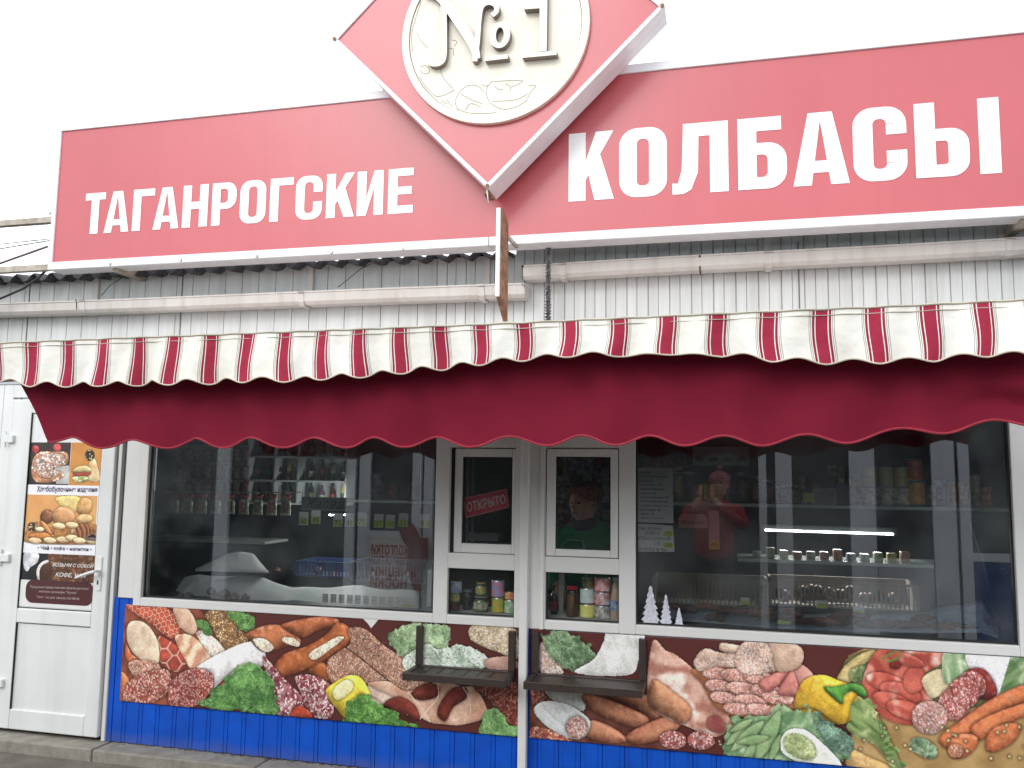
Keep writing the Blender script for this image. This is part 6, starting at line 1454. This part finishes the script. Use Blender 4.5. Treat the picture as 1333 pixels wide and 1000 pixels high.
for s_, ya, yb_ in (('КОЛГОТКИ', 722, 709), ('ПЕРЧАТКИ', 735, 724), ('ЧЕШКИ', 750, 738), ('НОСКИ', 765, 752)):
    z0_ = at(508, ya, VYY)[1]; z1_ = at(508, yb_, VYY)[1]; put_text(b, s_, rectq(ox(484)+.03, ox(534), z0_, z1_), OY-.008, mirror=True, bold=.03)
b.build('red_lettering', REDPAINT, sp)
b = MB(); b.box(ox(1140), ox(1212), OY-.05, OY-.012, GZ+.1, .86); b.build('door_panel', mat('opp_door', 'd8dcde', .5, .05), opp)
b = MB()
b.box(ox(1262)+.001, ox(1420)-.001, OY-.05, OY-.015, GZ, .86)
b.build('blue_base', mat('opp_blue', '1c3f86', .5, .05), opp)
# red stocking legs on display
lg = thing('stocking_legs', 'red stockinged display legs hanging by the kiosk across the lane, seen in the left window', 'mannequin', (ox(548), OY+.12, .55))
zz = lambda py_: at(548, py_, VYY-.1)[1]
b = MB(); b.tube([(ox(536), OY+.12, zz(686)), (ox(543), OY+.12, zz(700)), (ox(550), OY+.13, zz(712)), (ox(547), OY+.12, zz(738)), (ox(550), OY+.12, zz(760)), (ox(556), OY+.15, zz(768))], [.09, .10, .085, .07, .045, .04], 12); b.build('leg', mat('red_stocking', '8c2226', .6), lg, smooth=True)
b = MB(); b.tube([(ox(556), OY+.10, zz(700)), (ox(558), OY+.10, zz(730)), (ox(556), OY+.10, zz(758))], [.07, .065, .04], 12); b.build('leg', mat('red_stocking', '8c2226', .6), lg, smooth=True)

# ================================================================== PEOPLE
def skin(name, V_, E_, Rr, m, parent, sub=2, root=0):
    o0 = ORIG[parent.name]; me = bpy.data.meshes.new(name); me.from_pydata([tuple(Vector(v)-o0) for v in V_], E_, [])
    o = bpy.data.objects.new(name, me); COL.objects.link(o); o.parent = parent; ORIG[o.name] = o0.copy()
    md = o.modifiers.new('skin', 'SKIN'); md.use_smooth_shade = True
    for i, r in enumerate(Rr):
        rr = r if isinstance(r, tuple) else (r, r)
        me.skin_vertices[0].data[i].radius = rr; me.skin_vertices[0].data[i].use_root = (i == root)
    s_ = o.modifiers.new('sub', 'SUBSURF'); s_.levels = sub; s_.render_levels = sub
    me.materials.append(m); return o
def chain(V_, E_, R_, start, pts):
    prev = start
    for p_, r in pts: V_.append(p_); R_.append(r); E_.append((prev, len(V_)-1)); prev = len(V_)-1
    return prev
SKINM = mat('skin', 'c99a80', .55, .06, 20); HAIR = mat('dark_hair', '3a2a22', .7, .2, 60)
def head(parent, c, r, yaw, m=SKINM):
    """a face with brow, sockets, nose, lips, chin; faces local -y turned by yaw"""
    b = MB(); n, k = 30, 24; P_ = []
    for j in range(k+1):
        t = PI*j/k; row = []
        for i in range(n+1):
            a = 2*PI*i/n-PI/2; sx, sy, sz = math.sin(t)*math.cos(a), math.sin(t)*math.sin(a), math.cos(t)
            x, y, z = sx*.78*r, sy*.92*r, sz*1.18*r
            if z < 0: x *= 1-.22*(-z/r/1.18); 
            f = max(0, -sy)
            y -= .28*r*math.exp(-((sx/.14)**2+((sz+.12)/.16)**2))*f; y += .10*r*f*(math.exp(-(((abs(sx)-.34)/.15)**2+((sz-.08)/.11)**2)))
            y -= .07*r*f*math.exp(-((sx/.28)**2+((sz+.42)/.07)**2)); y -= .10*r*f*math.exp(-((sx/.25)**2+((sz+.78)/.12)**2))
            row.append((x, y, z))
        P_.append(row)
    ca, sa = math.cos(yaw), math.sin(yaw); tr = lambda p_: (c[0]+p_[0]*ca-p_[1]*sa, c[1]+p_[0]*sa+p_[1]*ca, c[2]+p_[2])
    b.grid([[tr(p_) for p_ in r_] for r_ in P_]); b.build('face', m, parent, smooth=True)
    for s_ in (-1, 1):
        b = MB(); e = tr((s_*.27*r, -.80*r, .09*r)); b.lathe(e[0], e[1], [(.01*r, e[2]-.07*r), (.10*r, e[2]-.03*r), (.10*r, e[2]+.03*r), (.01*r, e[2]+.07*r)], 10); b.build('eye', mat('eye_dark', '2c2420', .2), parent, smooth=True)
        b = MB(); e = tr((s_*.76*r, .05*r, 0)); b.lathe(e[0], e[1], [(.05*r, e[2]-.22*r), (.12*r, e[2]), (.06*r, e[2]+.2*r)], 8); b.build('ear', m, parent, smooth=True)
    b = MB(); b.tube([tr((-.20*r, -.80*r, -.50*r)), tr((0, -.93*r, -.49*r)), tr((.20*r, -.80*r, -.50*r))], [.02*r, .05*r, .02*r], 6); b.build('mouth', mat('lips', 'a05a50', .5), parent, smooth=True)
    return tr
def hand(parent, w, d, up, m=SKINM, curl=.6, side=1):
    """palm from wrist w along d, four curled fingers and a thumb leaving the side"""
    w, d, up = Vector(w), Vector(d).normalized(), Vector(up).normalized(); sd = d.cross(up).normalized()*side; b = MB()
    b.tube([w, w+d*.03, w+d*.06, w+d*.085], [.022, .034, .036, .03], 10)
    for k, L_ in enumerate((.066, .076, .072, .056)):
        p0 = w+d*.075+sd*(.027-.018*k); p1 = p0+(d-up*curl*.4).normalized()*L_*.45; p2 = p1+(d-up*curl*1.4).normalized()*L_*.32; p3 = p2+(d*.4-up*curl*2).normalized()*L_*.25
        b.tube([p0, p1, p2, p3], [.0095, .009, .008, .006], 8)
    p0 = w+d*.03+sd*.028; p1 = p0+(d*.6+sd*.8).normalized()*.035; p2 = p1+(d-up*curl*.6).normalized()*.03; b.tube([p0, p1, p2], [.012, .010, .008], 8)
    b.build('hand', m, parent, smooth=True)
# photographer standing in the lane, seen reflected in the right window
px0_ = -.11; Y0 = -4.56
ph = thing('person', 'person in red jacket and pink knitted hat holding up a phone in the lane', 'person', (px0_, Y0, GZ))
V_ = [(px0_, Y0, .92)]; E_ = []; R_ = [(.11, .085)]
ch_ = chain(V_, E_, R_, 0, [((px0_, Y0, 1.10), (.15, .11)), ((px0_, Y0, 1.30), (.17, .12)), ((px0_, Y0+.01, 1.37), (.09, .07)), ((px0_+.03, Y0+.02, 1.43), .045), ((px0_+.06, Y0+.02, 1.52), .06)])
for s_ in (-1, 1):
    chain(V_, E_, R_, 0, [((px0_+s_*.09, Y0, .80), .085), ((px0_+s_*.10, Y0+.02, .48), .058), ((px0_+s_*.10, Y0-.01, .12), .04), ((px0_+s_*.11, Y0+.12, .075), .035)])
    chain(V_, E_, R_, 2, [((px0_+s_*.19, Y0, 1.33), .06), ((px0_+s_*.27, Y0+.08, 1.17), .045), ((px0_-.07+s_*.08, Y0+.16, 1.42), .032), ((px0_-.07+s_*.05, Y0+.17, 1.45), .028)])
skin('body', V_, E_, R_, SKINM, ph)
REDJ = mat('red_jacket', '9a1c28', .55, .12, 14, bump=.4, bscale=30); PANT = mat('dark_trousers', '24262c', .8)
V_ = [(px0_, Y0, .74)]; E_ = []; R_ = [(.23, .18)]
chain(V_, E_, R_, 0, [((px0_, Y0, 1.05), (.20, .155)), ((px0_, Y0, 1.28), (.20, .15)), ((px0_, Y0+.01, 1.40), (.13, .11)), ((px0_, Y0+.02, 1.45), .085)])
for s_ in (-1, 1): chain(V_, E_, R_, 2, [((px0_+s_*.22, Y0, 1.32), .095), ((px0_+s_*.29, Y0+.08, 1.17), .08), ((px0_-.07+s_*.10, Y0+.15, 1.37), .055)])
skin('jacket', V_, E_, R_, REDJ, ph)
V_ = [(px0_, Y0, .98)]; E_ = []; R_ = [(.17, .13)]
for s_ in (-1, 1): chain(V_, E_, R_, 0, [((px0_+s_*.10, Y0, .76), .10), ((px0_+s_*.105, Y0+.02, .48), .078), ((px0_+s_*.105, Y0-.01, .14), .06)])
skin('trousers', V_, E_, R_, PANT, ph)
for s_ in (-1, 1): b = MB(); b.tube([(px0_+s_*.105, Y0-.06, .085), (px0_+s_*.11, Y0+.08, .08), (px0_+s_*.115, Y0+.17, .07)], [.045, .048, .03], 10); b.build('shoe', PANT, ph, smooth=True)
head(ph, (px0_+.06, Y0+.03, 1.555), .10, PI)
b = MB(); b.lathe(px0_+.06, Y0+.02, [(.100, 1.585), (.108, 1.61), (.104, 1.655), (.08, 1.69), (.035, 1.712), (.01, 1.718)], 22); b.lathe(px0_+.06, Y0+.02, [(.008, 1.722), (.026, 1.735), (.028, 1.75), (.01, 1.768)], 12)
b.build('knitted_hat', mat('pink_knit', 'b56a78', .8, .5, 55, col2='6c3444', bump=.6), ph, smooth=True)
for s_ in (-1, 1): hand(ph, (px0_-.07+s_*.05, Y0+.17, 1.44), (-s_*.15, .12, 1), (0, 1, 0), side=s_)
b = MB(); b.box(px0_-.105, px0_-.03, -4.352, -4.344, 1.45, 1.60); tag(b.build('phone', mat('phone_black', '15161a', .2), bevel=.004), 'dark phone held up by the person in red', 'phone')
# seller behind the right sash
sx_, sy_ = at(762, 650, .62)[0], .66; fz = .16
se = thing('person', 'seller in green smock and pinkish cap bending behind the right serving sash', 'person', (sx_, sy_, fz))
hz_ = at(765, 652, .6)[1]
V_ = [(sx_+.02, sy_+.10, .86)]; E_ = []; R_ = [(.11, .085)]
chain(V_, E_, R_, 0, [((sx_+.02, sy_+.08, 1.05), (.10, .08)), ((sx_, sy_+.03, 1.20), (.11, .08)), ((sx_, sy_, 1.30), (.06, .05)), ((sx_, sy_-.03, 1.37), .042), ((sx_, sy_-.04, 1.44), .05)])
for s_ in (-1, 1):
    chain(V_, E_, R_, 0, [((sx_+s_*.09, sy_+.10, .78), .085), ((sx_+s_*.10, sy_+.08, .52), .06), ((sx_+s_*.10, sy_+.10, .22), .04), ((sx_+s_*.11, sy_-.02, .19), .035)])
    chain(V_, E_, R_, 2, [((sx_+s_*.17, sy_+.03, 1.27), .055), ((sx_+s_*.21, sy_+.02, 1.05), .042), ((sx_+s_*.12, sy_-.16, .99), .032), ((sx_+s_*.10, sy_-.20, .985), .028)])
skin('body', V_, E_, R_, SKINM, se)
GRN = mat('green_smock', '148a5c', .75, .1, 10)
V_ = [(sx_+.02, sy_+.10, .62)]; E_ = []; R_ = [(.19, .15)]
chain(V_, E_, R_, 0, [((sx_+.02, sy_+.09, .86), (.17, .135)), ((sx_+.02, sy_+.08, 1.05), (.155, .12)), ((sx_, sy_+.03, 1.23), (.165, .13)), ((sx_, sy_+.01, 1.34), (.13, .10)), ((sx_, sy_, 1.42), (.075, .07))])
for s_ in (-1, 1): chain(V_, E_, R_, 3, [((sx_+s_*.18, sy_+.03, 1.26), .07), ((sx_+s_*.215, sy_+.02, 1.05), .058), ((sx_+s_*.14, sy_-.12, 1.0), .045)])
skin('smock', V_, E_, R_, GRN, se)
b = MB(); ap = [(sx_-.125, sy_-.13, 1.02), (sx_-.12, sy_-.135, 1.24), (sx_-.085, sy_-.135, 1.275), (sx_+.0, sy_-.135, 1.272), (sx_+.015, sy_-.135, 1.22), (sx_+.02, sy_-.13, 1.0)]; b.tube(ap, .006, 6); b.build('pale_trim', mat('pale_trim', '8fb0a0', .6), se, smooth=True)
for s_ in (-1, 1): hand(se, (sx_+s_*.11, sy_-.18, .985), (-s_*.2, -1, -.1), (0, 0, 1), side=-s_)
head(se, (sx_-.01, sy_-.05, 1.475), .095, -.5)
b = MB(); b.lathe(sx_+.005, sy_-.03, [(.090, 1.495), (.100, 1.53), (.094, 1.575), (.06, 1.60), (.02, 1.61)], 20); b.build('cap', mat('pinkish_cap', 'a8645c', .8, .4, 50, col2='6c3a38'), se, smooth=True)
b = MB(); b.lathe(sx_-.01, sy_-.03, [(.05, 1.325), (.088, 1.345), (.085, 1.375), (.055, 1.40)], 18); b.build('navy_scarf', mat('navy_scarf', '26304c', .7), se, smooth=True)
